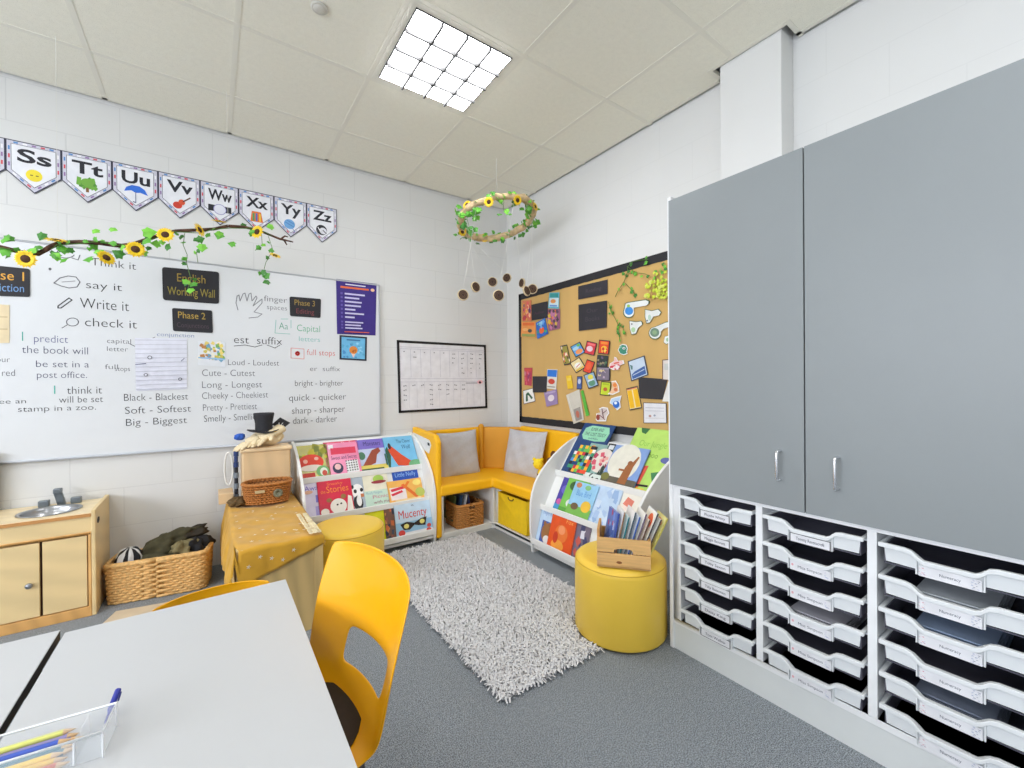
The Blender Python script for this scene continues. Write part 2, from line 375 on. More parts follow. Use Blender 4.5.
stroke('arrow', [([(155,337),(149,340),(147,350),(147,353)],GRY)], .003)
# papers and cards held on the board
def board_card(name, label, cat, px, bg, items, **k): return card(name, label, cat, pq(1, WBY-.0012, px), bg, items, **k)
YEL = (206,172,60)
def black_card(label, px, items):
    q = pq(1, WBY-.0012, px); r_ = .05
    out = []
    w = (q.c[1]-q.c[0]).length; h = (q.c[3]-q.c[0]).length
    for cx, cy, a in ((1-r_, r_*w/h, -pi/2), (1-r_, 1-r_*w/h, 0), (r_, 1-r_*w/h, pi/2), (r_, r_*w/h, pi)):
        for i in range(5): t_ = a+i*pi/8; out.append((cx+r_*cos(t_), cy+r_*w/h*sin(t_)))
    return card('title_card', label, 'card', q, (26,25,32), items, outline=out, th=.003)
black_card('black rounded card with yellow and blue words at the left end of the whiteboard', [(-30,263),(30,269),(30,297),(-30,295)], [('t','Phase 1',.1,.12,.9,.45,(226,168,60)),('t','Prediction',.12,.56,.9,.84,(110,150,200))])
black_card('largest black rounded card, two lines of dull yellow words, behind hanging ivy', [(162,267),(219,272),(219,304),(163,300)], [('t','English',.25,.14,.75,.40,(150,124,44)),('t','Working Wall',.08,.56,.92,.82,(150,134,50))])
black_card('black rounded card below the ivy with one faint yellow line', [(172,308),(212,310.5),(213,333),(173,331)], [('t','Phase 2',.14,.12,.82,.42,(176,146,60)),('t','Conjunctions',.1,.6,.9,.82,(72,52,66))])
black_card('black rounded card beside the drawn hand on the whiteboard', [(289.5,296.5),(321,299),(320.5,318),(290,316)], [('t','Phase 3',.15,.12,.8,.42,(160,132,58)),('t','Editing',.2,.58,.78,.84,(120,52,60))])
board_card('paper_sheet', 'beige paper sheet at the left end of the whiteboard, below the black card', 'paper', [(-26,303),(9.5,305),(9.5,343),(-26,343)], (226,208,170), [('r',.05,.3,.95,.34,(206,186,146)),('r',.05,.62,.95,.66,(206,186,146))])
its = [('r',.0,.03+.085*i,1,.045+.085*i,(202,204,216)) for i in range(12)]
its += [('e',.27,.37,.045,.035,(110,112,120)),('e',.27,.37,.03,.022,(222,224,236)),('e',.19,.70,.04,.03,(110,112,120)),('e',.19,.70,.025,.018,(222,224,236)),('e',.86,.80,.04,.03,(90,92,100)),('e',.86,.80,.02,.014,(222,224,236)),('l',.0,.5,.2,.485,.012,(90,94,130)),('l',.88,.45,.95,.39,.012,(90,94,130)),('l',-.1,.11,0,.16,.012,GRY)]
board_card('lined_paper', 'pale lined sheet with drawn circles held on the whiteboard', 'paper', [(135,338),(187,338.5),(187,389),(136,391)], (222,224,236), its)
its = [('d',46,3,.05,.05,.95,.72,.09,[(206,190,84),(120,170,90),(236,214,120),(190,130,70),(110,160,190),(240,236,220)]),('r',0,.66,1,.72,(150,190,226))]
board_card('picture_sheet', 'small colourful farm picture on white paper on the whiteboard', 'picture', [(198,341),(225,342.5),(225,367),(198,365)], (224,228,234), its)
PU = (54,34,128); its = [('r',.22,.065,.72,.085,(222,220,240)),('r',.10,.115,.80,.15,(226,104,52)),('e',.90,.13,.05,.03,(236,190,150))]
for i, w in enumerate((.5,.36,.42,.40,.26,.48,.24)): its += [('r',.2,.235+.072*i,.2+w,.265+.072*i,(206,200,236)), ('r',.1,.23+.072*i,.15,.268+.072*i,(96,80,170))]
for i, w in enumerate((.46,.4,.44)): its += [('r',.2,.76+.055*i,.2+w,.785+.055*i,(206,200,236)), ('r',.1,.755+.055*i,.15,.787+.055*i,(96,80,170))]
its += [('r',.18,.945,.82,.962,(220,96,70))]
board_card('poster', 'tall purple poster with an orange heading at the right end of the whiteboard', 'poster', [(336,279),(376.5,284),(375.5,335.5),(337,334)], PU, its)
its = [('r',.07,.07,.93,.93,(108,184,226)),('d',30,8,.1,.25,.9,.9,.05,[(70,140,200),(150,210,240),(90,170,210)]),('r',.25,.14,.75,.2,(60,120,170)),('p',[(.42,.72),(.5,.9),(.58,.72)],(235,200,190)),('e',.5,.58,.15,.16,(226,140,56)),('d',5,2,.42,.5,.58,.66,.05,[(190,100,40)])]
board_card('picture_card', 'square blue picture card with a dark edge below the purple poster', 'picture', [(339.5,335),(367,337),(366.5,361),(339.5,359.5)], (36,40,56), its)
# framed chart on the back wall
q = pq(1, -.002, [(396.5,340),(485.5,345),(487,408),(398.5,413)])
o = thing('wall_chart', 'white ruled sound chart in a black border between the whiteboard and the corner', 'chart', (-.68,0,.94))
its = []
GR = (190,190,202)
for k in range(9): its.append(('l',.03+.105*k,.115,.03+.105*k,.51,.0035,GR))
for y in (.09,.115,.53,.575): its.append(('l',.03,y,.98,y,.0045,GR))
for k in range(12): its.append(('l',.03+.08*k,.575,.03+.08*k,.94,.003,(204,204,214)))
rr = random.Random(4)
def dots(u, v, w):
    for s in range(w): its.append(('l',u+.018*s,v+rr.uniform(-.008,.008),u+.012+.018*s,v+rr.uniform(-.008,.008),.012,(120,122,132)))
for k, n in enumerate((0,1,0,0,0,2,4,4,3)):
    dots(.06+.105*k, .16, 1 if k < 5 else 2)
    for j in range(n): dots(.055+.105*k, .225+.075*j, 2 if rr.random() < .7 else 1)
for k, n in enumerate((3,0,0,4,1,2,1,1)):
    dots(.045+.09*k, .625, 2)
    for j in range(n): dots(.045+.09*k, .69+.07*j, 2)
its += [('l',.72,.6,.86,.6,.012,(150,150,158)),('e',.89,.585,.035,.03,(240,190,196)),('e',.89,.592,.015,.018,(60,20,30))]
card('sheet', None, None, q, (229,229,234), its, parent=o, th=.004)
mb = MB()
for a, b in (((0,0),(1,.034)),((0,.968),(1,1)),((0,0),(.024,1)),((.976,0),(1,1))):
    mb.prism([q(a[0],a[1],.004),q(b[0],a[1],.004),q(b[0],b[1],.004),q(a[0],b[1],.004)], q.n*.003)
build('border', mb, BLACK, o, 'uneven black tape border' if False else None)
# ================================================================ alphabet pennants
def pennant(k, word, items, label):
    x0 = -3.227+.2085*k; x1 = x0+.2085; zt = 2.498; zb = 2.332; zp = 2.229; xm = (x0+x1)/2; y = -.004-.0004*(k % 2)
    w = x1-x0; h = zt-zp
    o = thing('pennant', label, 'pennant', (xm,0,zp), 0, 'alphabet pennants on the back wall')
    q = Quad((x0,y,zt),(x1,y,zt),(x1,y,zp),(x0,y,zp), n=(0,-1,0)); vb = (zt-zb)/h
    def shape(i):   # inset pentagon
        return [(i,i*.78),(1-i,i*.78),(1-i,vb-i*.25),(.5,1-i*1.15),(i,vb-i*.25)]
    mb = MB(); mb.prism([q(u,v,0) for u,v in shape(0)], q.n*.002, mat((40,42,66)))
    art(mb, q, [('p',shape(.022),(206,206,220))], .002)
    cols = [(214,84,96),(90,140,200),(240,240,246),(150,120,170)]
    sh = shape(.06); n_ = 0; its = []
    for a, b in zip(sh, sh[1:]+sh[:1]):
        L_ = sqrt((b[0]-a[0])**2+(b[1]-a[1])**2); m_ = int(L_/.075)
        for i in range(m_):
            if i % 2: n_ += 1; its.append(('l',lerp(a[0],b[0],i/m_),lerp(a[1],b[1],i/m_),lerp(a[0],b[0],(i+1)/m_),lerp(a[1],b[1],(i+1)/m_),.034,cols[n_ % 4]))
    art(mb, q, its, .0026, .00001)
    art(mb, q, [('p',shape(.095),(52,54,70)),('p',shape(.105),(232,234,240))], .003)
    build('flag', mb, None, o)
    l_ = MB(); letters(l_, word, (lambda u, v: q(lerp(.2,.82,u), lerp(.40,.14,v), .0044)), mat((26,28,40)), .025); build('letters', l_, None, o)
    p_ = MB(); art(p_, q, items, .0042, .0002); build('picture', p_, None, o)
pens = [('Ss',[('e',.5,.64,.15,.12,(240,220,50)),('l',.43,.64,.48,.64,.02,(120,100,40)),('l',.53,.64,.58,.64,.02,(120,100,40))],'alphabet pennant with a yellow sun, first whole one from the left'),
 ('Tt',[('r',.47,.66,.53,.78,(130,90,50)),('d',26,5,.33,.5,.66,.68,.06,[(110,170,60),(80,140,50)]),('e',.5,.58,.13,.09,(112,168,62))],'alphabet pennant with a small green tree'),
 ('Uu',[('p',[(.25,.6),(.3,.5),(.42,.44),(.58,.44),(.7,.5),(.77,.62),(.6,.58),(.5,.6),(.4,.56)],(44,110,214)),('l',.5,.58,.5,.82,.02,(120,130,160)),('l',.5,.82,.44,.80,.02,(60,70,100))],'alphabet pennant with a blue umbrella'),
 ('Vv',[('e',.45,.70,.11,.08,(206,62,44)),('e',.55,.62,.08,.065,(214,84,50)),('l',.58,.6,.76,.48,.03,(90,50,40))],'alphabet pennant with a red violin'),
 ('Ww',[('r',.2,.53,.8,.68,(30,32,44)),('e',.5,.62,.17,.13,(150,146,196)),('e',.5,.62,.15,.115,(226,228,240))],'alphabet pennant with a pale round watch face on a black strap'),
 ('Xx',[('p',[(.36,.5),(.62,.5),(.68,.76),(.32,.76)],(226,116,50)),('r',.38,.55,.44,.74,(90,150,90)),('r',.47,.54,.52,.74,(70,110,190)),('r',.56,.55,.62,.74,(236,190,60))],'alphabet pennant with a striped xylophone'),
 ('Yy',[('e',.46,.66,.17,.13,(110,168,220)),('l',.32,.62,.6,.72,.015,(70,120,190)),('l',.36,.56,.6,.64,.015,(70,120,190)),('l',.55,.76,.62,.84,.02,(90,140,200))],'alphabet pennant with a ball of blue yarn'),
 ('Zz',[('e',.48,.66,.18,.14,(36,38,48)),('e',.53,.68,.12,.09,(222,224,232)),('l',.36,.6,.44,.7,.03,(240,240,244)),('l',.52,.66,.64,.74,.025,(36,38,48))],'alphabet pennant with a black and white zebra at the right end')]
pennant(-1, 'Rr', [('e',.5,.64,.13,.11,(214,84,84))], 'alphabet pennant cut off by the left edge of the photo')
for k, (w_, it, lb) in enumerate(pens): pennant(k, w_, it, lb)
# ================================================================ foliage helpers
LEAF = [(0,0),(.30,-.08),(.36,.18),(.54,.32),(.32,.56),(.0,.95),(-.32,.56),(-.54,.32),(-.36,.18),(-.30,-.08)]
GRN = [mat(c, .5, .12, 40) for c in ((92,170,52),(120,196,62),(60,128,44),(78,150,50))]
def leaf(mb, p, s, rr, face=None, m=None):
    s *= .84
    p = V(p); d = V((rr.uniform(-1,1), rr.uniform(-1,.6), rr.uniform(-1.2,.5))).normalized()
    nrm = V(face) if face else V((rr.uniform(-.7,.3), rr.uniform(-1,-.2), rr.uniform(-.5,.7)))
    nrm = (nrm+V((rr.uniform(-.4,.4),rr.uniform(-.4,.4),rr.uniform(-.4,.4)))).normalized()
    d = (d-nrm*d.dot(nrm)).normalized(); x = d.cross(nrm)
    vs = [p+x*a*s+d*b*s+nrm*(-abs(a)*.45+.12*sin(b*3))*s for a, b in LEAF]; c_ = p+d*.35*s+nrm*.06*s
    mb.add([c_]+vs, [(0,i,i+1) for i in range(1, len(vs))]+[(0,len(vs),1)], m or GRN[rr.randrange(4)])
PET = mat((244,206,24), .5, .1, 60); SEED = mat((70,40,14), .8, .3, 200, .6)
def sunflower(p, d, s, label, group):
    p = V(p); d = V(d).normalized(); a = d.orthogonal().normalized(); b = d.cross(a)
    o = thing('artificial_sunflower', label, 'flower', p, 0, group)
    mb = MB()
    for ring in range(2):
        n = 11
        for i in range(n):
            t = 2*pi*(i+ring*.5)/n; u = a*cos(t)+b*sin(t); w_ = d.cross(u)
            z = d*(.0+.004*ring)
            r0, r1 = s*.34, s*(1-.08*ring)
            mb.add([p+u*r0-w_*s*.10+z, p+u*(r0+r1)*.55-w_*s*.16+z+d*s*.10, p+u*r1+z+d*s*.02, p+u*(r0+r1)*.55+w_*s*.16+z+d*s*.10, p+u*r0+w_*s*.10+z], [(0,1,2,3,4)], PET)
    build('petals', mb, None, o)
    build('center', MB().lathe([(s*.44,0),(s*.44,s*.1),(s*.30,s*.20),(.0005,s*.24)], p, SEED, 14, d), None, o)
    return o
BARK = mat((84,56,42), .85, .35, 30, .8, kind='wood', stretch=(1,1,1)); STEM = mat((84,120,50), .6, .1)
CORD = mat((222,222,216), .6, .02)
BY = -.50
P = lambda x, y, d=0: at(1, BY+d, x, y)
# ---- branch hung in front of the board
o = thing('hanging_branch', 'knobbly brown branch hung level in front of the whiteboard', 'branch', P(130,245)); br_ = o
path = [(-70,232),(-40,240),(-15,246),(0,247),(20,252),(38,254),(52,246),(60,243),(80,242),(100,243),(122,246),(133,245),(146,240),(160,235),(176,231),(198,230),(214,229),(228,226),(244,227),(258,230),(270,235),(280,239),(293,242)]
rad = [.013,.013,.013,.014,.013,.014,.015,.015,.014,.015,.016,.018,.014,.012,.012,.012,.011,.012,.011,.010,.009,.009,.005]
rr = random.Random(3)
mb = MB(); mb.tube([P(x, y, rr.uniform(-.012,.012)) for x, y in path], [r*.72 for r in rad], n=9)
mb.tube([P(281,239),P(285,236),P(288,237)], [.006,.005,.003], n=6); mb.tube([P(284,240),P(287,245)], [.006,.003], n=6); mb.tube([P(52,246),P(47,250),P(40,254)], [.01,.008,.005], n=6)
build('wood', mb, BARK, o)
for x, y in ((58,243),(228,226),(-40,240)):
    p = P(x,y); build('hanging_cord', MB().tube([p, V((p.x,p.y,H))], .0009, n=5), CORD, o)
def garland(name_label, pts, n, s, seed, off=.03, extra=(), stem_r=.0022, face=None, group=None, singles=(), name='ivy_garland'):
    rr = random.Random(seed); o = thing(name, name_label, 'ivy', pts[0], 0, group)
    mb = MB(); mb.tube(pts, stem_r, n=5)
    for e in extra: mb.tube(e, stem_r*.8, n=5)
    lv = MB(); allp = []
    for run in [pts]+list(extra):
        for a, b in zip(run, run[1:]): allp.append((V(a), V(b), (V(b)-V(a)).length))
    tot = sum(x[2] for x in allp)
    for a, b, l in allp:
        for i in range(max(1, round(n*l/tot))):
            p = lerp(a, b, rr.random())+V((rr.uniform(-off,off), rr.uniform(-off,off)*(0.3 if face else 1), rr.uniform(-off,off)))
            leaf(lv, p, s*rr.uniform(.7,1.2), rr, face)
    for p, sz in singles:
        leaf(lv, p, sz, rr, face or (-.3,-1,.2), GRN[rr.randrange(4)])
    build('stem', mb, STEM, o); build('leaves', lv, None, o)
    return o
rr = random.Random(11)
wob = lambda pts, d=.012: [V(p)+V((rr.uniform(-d,d),rr.uniform(-d,d),rr.uniform(-d,d))) for p in pts]
sg = [(P(5,237,-.03),.05),(P(11,236,-.03),.045),(P(43,233,-.03),.05),(P(97,229,-.03),.042),(P(110,228,-.03),.042),(P(143,232,-.04),.075),(P(148,238,-.04),.06),(P(54,259,-.03),.05),(P(62,259,-.03),.05),(P(92,257,-.03),.06),(P(96,254,-.03),.05),(P(123,256,-.03),.06),(P(160,244,-.03),.05),(P(165,246,-.03),.05),(P(116,243,-.03),.04),(P(147,254,-.03),.04),(P(10,253,-.03),.055),(P(27,250,-.03),.06),(P(55,252,-.03),.05),(P(68,250,-.03),.05)]
garland('ivy garland with green leaves wound along the left half of the branch', wob([P(x,y,-.02) for x, y in path[:14]]), 48, .036, 5, .026, singles=sg)
garland('ivy garland trailing from the right half of the branch over the whiteboard', wob([P(x,y,-.02) for x, y in path[13:21]]), 20, .036, 6, .022,
    extra=[wob([P(186,234),P(184,245),P(188,254),P(186,262),P(189,270),P(190,280),P(189,289)],.006), wob([P(201,232),P(203,243),P(197,252),P(199,262)],.006), wob([P(268,236),P(272,250),P(265,262),P(263,270),P(268,280)],.005), wob([P(262,232),P(262,244),P(256,250)],.005)],
    singles=[(P(220,232,-.03),.06),(P(202,244,-.03),.06),(P(197,240,-.03),.05),(P(223,234,-.03),.05),(P(235,244,-.03),.05),(P(273,226,-.03),.05),(P(250,233,-.03),.04),(P(263,270,-.02),.05),(P(265,277,-.02),.05),(P(269,281,-.02),.05),(P(188,280,-.02),.05),(P(195,282,-.02),.05),(P(190,288,-.02),.05),(P(271,252,-.02),.04)])
fl = [((26,259),(-.2,-1,-.1),.042,'yellow sunflower near the left end of the branch'),((56,241),(0,-.35,.95),.045,'yellow sunflower seen from the side on top of the branch'),((106,258),(.5,-.7,.3),.040,'small yellow sunflower turned sideways under the branch'),((135.5,249.5),(.1,-1,.05),.043,'yellow sunflower facing the room at the middle of the branch'),((165.5,235),(-.2,-1,.2),.042,'yellow sunflower facing the room where the branch bends up'),((199,230),(.8,-.5,.3),.040,'yellow sunflower turned sideways above the trailing ivy'),((219,222),(0,-.3,1),.042,'yellow sunflower on top of the branch below the W and X pennants'),((257.5,232),(-.7,-.7,.1),.042,'yellow sunflower near the right tip of the branch'),((275,256),(.2,-.5,.8),.035,'yellow sunflower hanging below the right tip of the branch')]
for (x,y), d, s, lb in fl: sunflower(P(x,y,-.045), d, s, lb, 'sunflowers on the hanging branch')
# ---- ring mobile
RC = at(1, -.757, 497, 219)
o = thing('hoop_mobile', 'round hoop of pale branch hung flat from the ceiling in the corner', 'mobile', RC)
R0 = .272; rr = random.Random(21)
def rp(t, dr=0, dz=0): return RC+V(((R0+dr)*cos(t), (R0+dr)*sin(t), dz-.042*cos(t-.95)+.048*cos(t+.614)))
mb = MB(); mb.tube([rp(2*pi*i/40, rr.uniform(-.006,.006), rr.uniform(-.006,.006)) for i in range(40)], [.025*rr.uniform(.8,1.15) for i in range(40)], n=9, closed=True)
mb.tube([rp(2*pi*i/40+.1, .012*sin(i), .012*cos(i*1.7)) for i in range(40)], .009, n=7, closed=True)
build('hoop', mb, mat((204,178,138), .8, .3, 26, .7), o)
mb = MB(); top = V((RC.x,RC.y,H))
for k in range(3): mb.tube([rp(2*pi*k/3+.5), RC+V((0,0,.19))], .001, n=5)
mb.tube([RC+V((0,0,.19)), top], .0016, n=5); 
build('hanging_cord', mb, CORD, o)
ivp = [rp(2*pi*i/22, .01*sin(i*2), .018*cos(i*1.3)) for i in range(23)]
dn = lambda t, l, sw=.01: [rp(t), rp(t, sw, -l*.4), rp(t, -sw, -l*.75), rp(t, 0, -l)]
garland('ivy garland wound round the hanging hoop above the reading corner', ivp, 150, .050, 9, .045, extra=[dn(3.3,.16), dn(3.5,.1), dn(4.3,.1), dn(5.0,.1), dn(5.9,.07)], singles=[(rp(2.9,.03,.09),.06),(rp(2.7,.0,.08),.06),(rp(2.2,0,.06),.06),(rp(1.9,0,.06),.055)])
for k, (t, dz, d) in enumerate([(0.05,.03,(.3,-1,.1)),(3.25,.03,(-1,-.5,.4)),(3.9,-.03,(-.8,-.8,-.3)),(4.6,-.035,(0,-1,-.3)),(5.3,-.02,(.4,-1,.2)),(2.3,-.02,(0,-1,-.2)),(1.4,.0,(-.5,-1,-.2))]):
    sunflower(rp(t,.01,dz)+V((0,-.02,0)), d, .036, ['yellow sunflower at the right side of the hanging hoop','yellow sunflower at the far left side of the hanging hoop','yellow sunflower at the lower left of the hanging hoop','yellow sunflower at the near side of the hanging hoop','yellow sunflower at the lower right of the hanging hoop','yellow sunflower inside the far left of the hanging hoop','yellow sunflower on the far side of the hanging hoop'][k], 'sunflowers on the hoop')
SL = [((463,295),3.6,1,(-.3,-1,.1),'lowest left wood slice hanging from the hoop'),((475.5,287),3.2,1,(.1,-1,.1),'second wood slice from the left under the hoop'),((492.5,282),2.6,.0,(-.75,-.9,0),'wood slice third from the left, turned half away'),((498.5,295.5),4.6,-1,(-.4,-1,0),'low wood slice under the middle of the hoop'),((507,278),1.9,0,(-1,-.62,0),'highest wood slice under the hoop, turned half away'),((522,283),.4,0,(-1,.02,0),'wood slice seen almost edge on'),((526.5,291),5.7,0,(.2,-1,.2),'wood slice half behind its neighbour near the display board'),((532.5,289),5.95,0,(-.75,-.9,0),'rightmost wood slice under the hoop')]
for (x,y), t, _, d, lb in SL:
    q0 = rp(t); d = V(d).normalized(); p = at(1, q0.y, x, y); 
    if abs(p.x-q0.x) > .15: p.x = p.x
    o = thing('wood_slice', lb, 'wood slice', p, 0, 'wood slices hanging from the hoop'); r = .038
    build('bark', MB().lathe([(r*.9,-.006),(r,-.005),(r*1.02,.0),(r,.005),(r*.9,.006)], p, mat((206,186,150),.85,.2,40,.5), 28, d), None, o)
    build('face', MB().lathe([(r*.84,-.0068),(r*.84,.0068)], p, mat((58,38,28),.8,.25,120,.4), 28, d), None, o)
    rg = MB()
    for rad_ in (.3,.55): 
        a = d.orthogonal().normalized(); b = d.cross(a); rg.tube([p+d*.007+(a*cos(2*pi*i/20)+b*sin(2*pi*i/20))*r*rad_ for i in range(20)], .0011, n=5, closed=True)
    build('pale_ring', rg, mat((110,82,58),.8,.1), o)
    build('string', MB().tube([p+V((0,0,r)), lerp(p, q0, .5)+V((0,0,0)), q0], .0009, n=5), CORD, o)
# ================================================================ display board on the right wall
CX = -.022
y1_ = -2.175
c0 = at(0, CX, 518.5, 298); c1 = at(0, CX, 520, 419)
BT, BB, BL = 1.990, .815, (c0.y+c1.y)/2
o = thing('display_board', 'large display board backed in tan paper with a black border on the right wall', 'display board', (0,-1.2,BB)); cork = o
build('backing', MB().box((-.020,y1_,BB), (-.001,BL,BT)), mat((203,166,102), .9, .05, 6, .35, stretch=(1,1,.15)), o)
mb = MB(); bw = .055
def wavy(a, b, inner, n=60):
    # border strip with a gently waved inner edge
    a = V(a); b = V(b); inner = V(inner); L_ = (b-a).length
    top_ = [a+(b-a)*i/n for i in range(n+1)]; bot = [a+(b-a)*(n-i)/n+inner*(1+.025*sin((n-i)*1.9)) for i in range(n+1)]
    mb.prism(top_+bot, (-.004,0,0), None)
X_ = -.020
wavy((X_,BL,BT),(X_,y1_,BT),(0,0,-bw)); wavy((X_,BL,BB),(X_,y1_,BB),(0,0,bw)); wavy((X_,BL,BT),(X_,BL,BB),(0,-bw*.6,0)); wavy((X_,y1_,BT),(X_,y1_,BB),(0,bw,0))
build('border', mb, mat((32,33,38), .75, .1, 40, .5, kind='corrugated'), o)
C_ = lambda x, y, s=6.606, ox=515, oy=250: (ox+x/s, oy+y/s)
D_ = lambda x, y: C_(x, y, 7.68, 590, 330)      # second close look
E_ = lambda x, y: C_(x, y, 9.04, 515, 345)      # third
G_ = lambda x, y: C_(x, y, 7.68, 560, 330)
_k = [0]
def pin(name, label, cat, px, bg, items=(), **k):
    _k[0] += 1; lift = .0015+.0009*(_k[0] % 5)+k.pop('lift', 0)
    return card(name, label, cat, pq(0, CX-.001-lift, px), bg, items, **k)
BK = (38,38,46); GB = 'small picture cards pinned to the display board'
def fle(n, seed, cols, a=.1, b=.1, c=.9, d=.9, r=.12): return ('d', n, seed, a, b, c, d, r, cols)
pin('black_card','upper of two black cards near the top middle of the display board','card',[C_(418,240),C_(612,195),C_(612,290),C_(418,328)],(44,42,50),[('t','Reading',.28,.35,.8,.62,(74,66,76))])
pin('black_card','larger black card below the other at the top middle of the display board','card',[C_(420,362),C_(608,334),C_(605,512),C_(422,535)],(40,38,46),[('t','Our',.3,.2,.7,.36,(66,58,68)),('t','Books',.26,.5,.76,.68,(66,58,68))])
pin('black_card','black card between small book pictures at the top left of the display board','card',[C_(108,362),C_(216,338),C_(216,448),C_(112,466)],(38,36,44),[('t','Author',.2,.5,.8,.66,(84,40,70))])
pin('black_card','black card at the lower left of the display board','card',[E_(160,283),E_(292,283),E_(284,428),E_(162,430)],(44,42,48),[])
pin('black_card','black card at the lower right of the display board beside the cupboard','card',[D_(372,362),D_(595,378),D_(560,535),D_(382,525)],(46,45,50),[])
pin('picture_card','turquoise book picture at the top left of the display board','picture card',[C_(228,282),C_(294,280),C_(290,388),C_(218,384)],(96,178,196),[('r',.08,.34,.95,.9,(206,226,232)),('r',.1,.06,.9,.3,(50,150,150)),('e',.45,.55,.25,.13,(230,150,80)),('r',.15,.78,.85,.88,(110,150,210))],group=GB)
pin('picture_card','tall orange and pink figure picture at the top left edge of the display board','picture card',[C_(50,335),C_(108,330),C_(108,472),C_(48,472)],(206,120,80),[fle(26,2,[(220,90,90),(240,190,150),(90,60,110),(190,60,70),(230,160,60)])],group=GB)
pin('picture_card','orange sunset book picture with a green edge on the display board','picture card',[C_(44,476),C_(138,474),C_(136,578),C_(40,574)],(232,150,76),[('r',.05,.78,.97,.97,(150,160,90)),('e',.62,.58,.14,.12,(70,70,60)),('e',.3,.5,.2,.1,(240,180,110)),('r',.1,.06,.9,.24,(226,110,50))],group=GB)
pin('picture_card','tilted blue book picture with an orange spot on the display board','picture card',[C_(138,482),C_(198,448),C_(220,552),C_(148,588)],(44,104,190),[('e',.5,.62,.24,.2,(234,100,40)),('p',[(.1,.1),(.8,.08),(.5,.4)],(150,200,230)),fle(8,4,[(60,160,110),(110,170,230)])],group=GB)
pin('picture_card','mauve and orange patterned book picture on the display board','picture card',[C_(206,392),C_(298,388),C_(298,518),C_(224,536)],(150,90,120),[fle(26,9,[(190,120,160),(60,50,60),(230,130,50),(214,180,60),(90,70,90)])],group=GB)
# the drift of small book pictures in the middle
def bkc(c, w, h, rot, bg, items, label, fr=(44,44,50)):
    x, y = c; cr, sr = cos(radians(rot)), sin(radians(rot))
    pts = [(x+(a*w*cr-b*h*sr)/2, y+(a*w*sr+b*h*cr)/2) for a, b in ((-1,-1),(1,-1),(1,1),(-1,1))]
    pin('picture_card', label, 'picture card', pts, fr, [('r',.07,.06,.93,.94,bg)]+items, group=GB)
T = 'on the display board'
bkc(G_(44,192),7,20,-12,(150,140,60),[fle(18,1,[(214,80,80),(240,220,200),(60,60,50),(180,180,60)])],'narrow picture of small dressed figures, leftmost of the middle cluster '+T)
bkc(G_(137,150),11,12,-28,(90,160,216),[('e',.55,.7,.35,.2,(236,150,90)),('e',.4,.35,.3,.15,(170,210,236)),('r',.6,.1,.9,.3,(110,180,80))],'tilted sky blue picture card, upper left of the middle cluster '+T)
bkc(G_(235,140),10.5,13,14,(214,60,70),[('e',.45,.55,.3,.22,(230,200,210)),('r',.15,.12,.85,.26,(240,120,120))],'pinkish red picture card, top row of the middle cluster '+T)
bkc(G_(338,132),11,14,6,(226,70,36),[('e',.55,.6,.28,.2,(244,190,60)),('r',.2,.12,.85,.3,(240,140,50)),fle(7,2,[(200,40,40),(250,210,90)],.2,.4,.8,.85)],'orange red picture card, topmost in the middle cluster '+T)
bkc(G_(137,270),11.5,12,-32,(232,214,160),[('e',.5,.5,.3,.2,(240,240,232)),('l',.3,.6,.75,.5,.06,(200,60,60)),('r',.1,.8,.9,.92,(220,180,60))],'tilted cream picture card with a red stroke '+T)
bkc(G_(222,282),8.5,13,20,(224,70,44),[('e',.5,.45,.3,.3,(236,100,60))],'leaning plain red picture card in the middle of the cluster '+T)
bkc(G_(325,240),11,12,6,(44,54,52),[fle(12,6,[(80,120,90),(150,140,110),(60,60,70),(110,90,120)])],'dark green picture card below the orange red one '+T)
bkc(G_(332,336),14,14,2,(126,116,132),[fle(12,7,[(190,170,190),(220,200,150),(120,110,130)],.25,.25,.75,.75),('r',.12,.1,.88,.2,(150,140,156))],'grey mauve picture card, largest of the middle cluster '+T)
bkc(G_(240,385),11,15,-20,(150,180,206),[('e',.55,.3,.25,.18,(226,214,80)),('e',.5,.7,.3,.2,(96,150,120)),('r',.2,.45,.8,.55,(214,228,240))],'pale blue picture card with a yellow patch '+T)
bkc(G_(350,450),10,14,6,(196,214,50),[('e',.5,.55,.2,.14,(190,100,50)),('r',.2,.12,.8,.24,(170,190,40))],'lime green picture card under the grey one '+T)
bkc(G_(74,400),5.5,13.5,-8,(236,196,40),[('r',.2,.2,.8,.4,(240,210,90))],'narrow plain yellow card left of the cluster '+T,(226,184,40))
bkc(G_(150,405),5,13,2,(70,96,160),[('e',.5,.4,.3,.2,(190,200,220))],'narrow dark blue card beside the yellow one '+T)
def cut(label, c, pts, bg, items, s=1.0, cat='paper cutout', edge=(240,240,240), **k):
    q = pq(0, CX-.0035-.0008*(_k[0] % 4), [(c[0]-10*s,c[1]-10*s),(c[0]+10*s,c[1]-10*s),(c[0]+10*s,c[1]+10*s),(c[0]-10*s,c[1]+10*s)]); _k[0] += 1
    its = [('p',[(.5+(u-.5)*.86,.5+(v-.5)*.86) for u, v in pts],bg)]+items
    return card('paper_cutout', label, cat, q, edge, its, outline=pts, group='paper shapes pinned to the display board', **k)
cut('round green paper cutout with dark spots '+T, G_(482,150), [(.3,.15),(.5,.05),(.8,.12),(.92,.4),(.85,.7),(.9,.85),(.6,.95),(.3,.85),(.12,.55)], (62,140,116), [('e',.62,.4,.12,.1,(220,226,220)),('e',.63,.4,.05,.05,(40,50,50)),('e',.35,.3,.1,.08,(120,180,160))], .62)
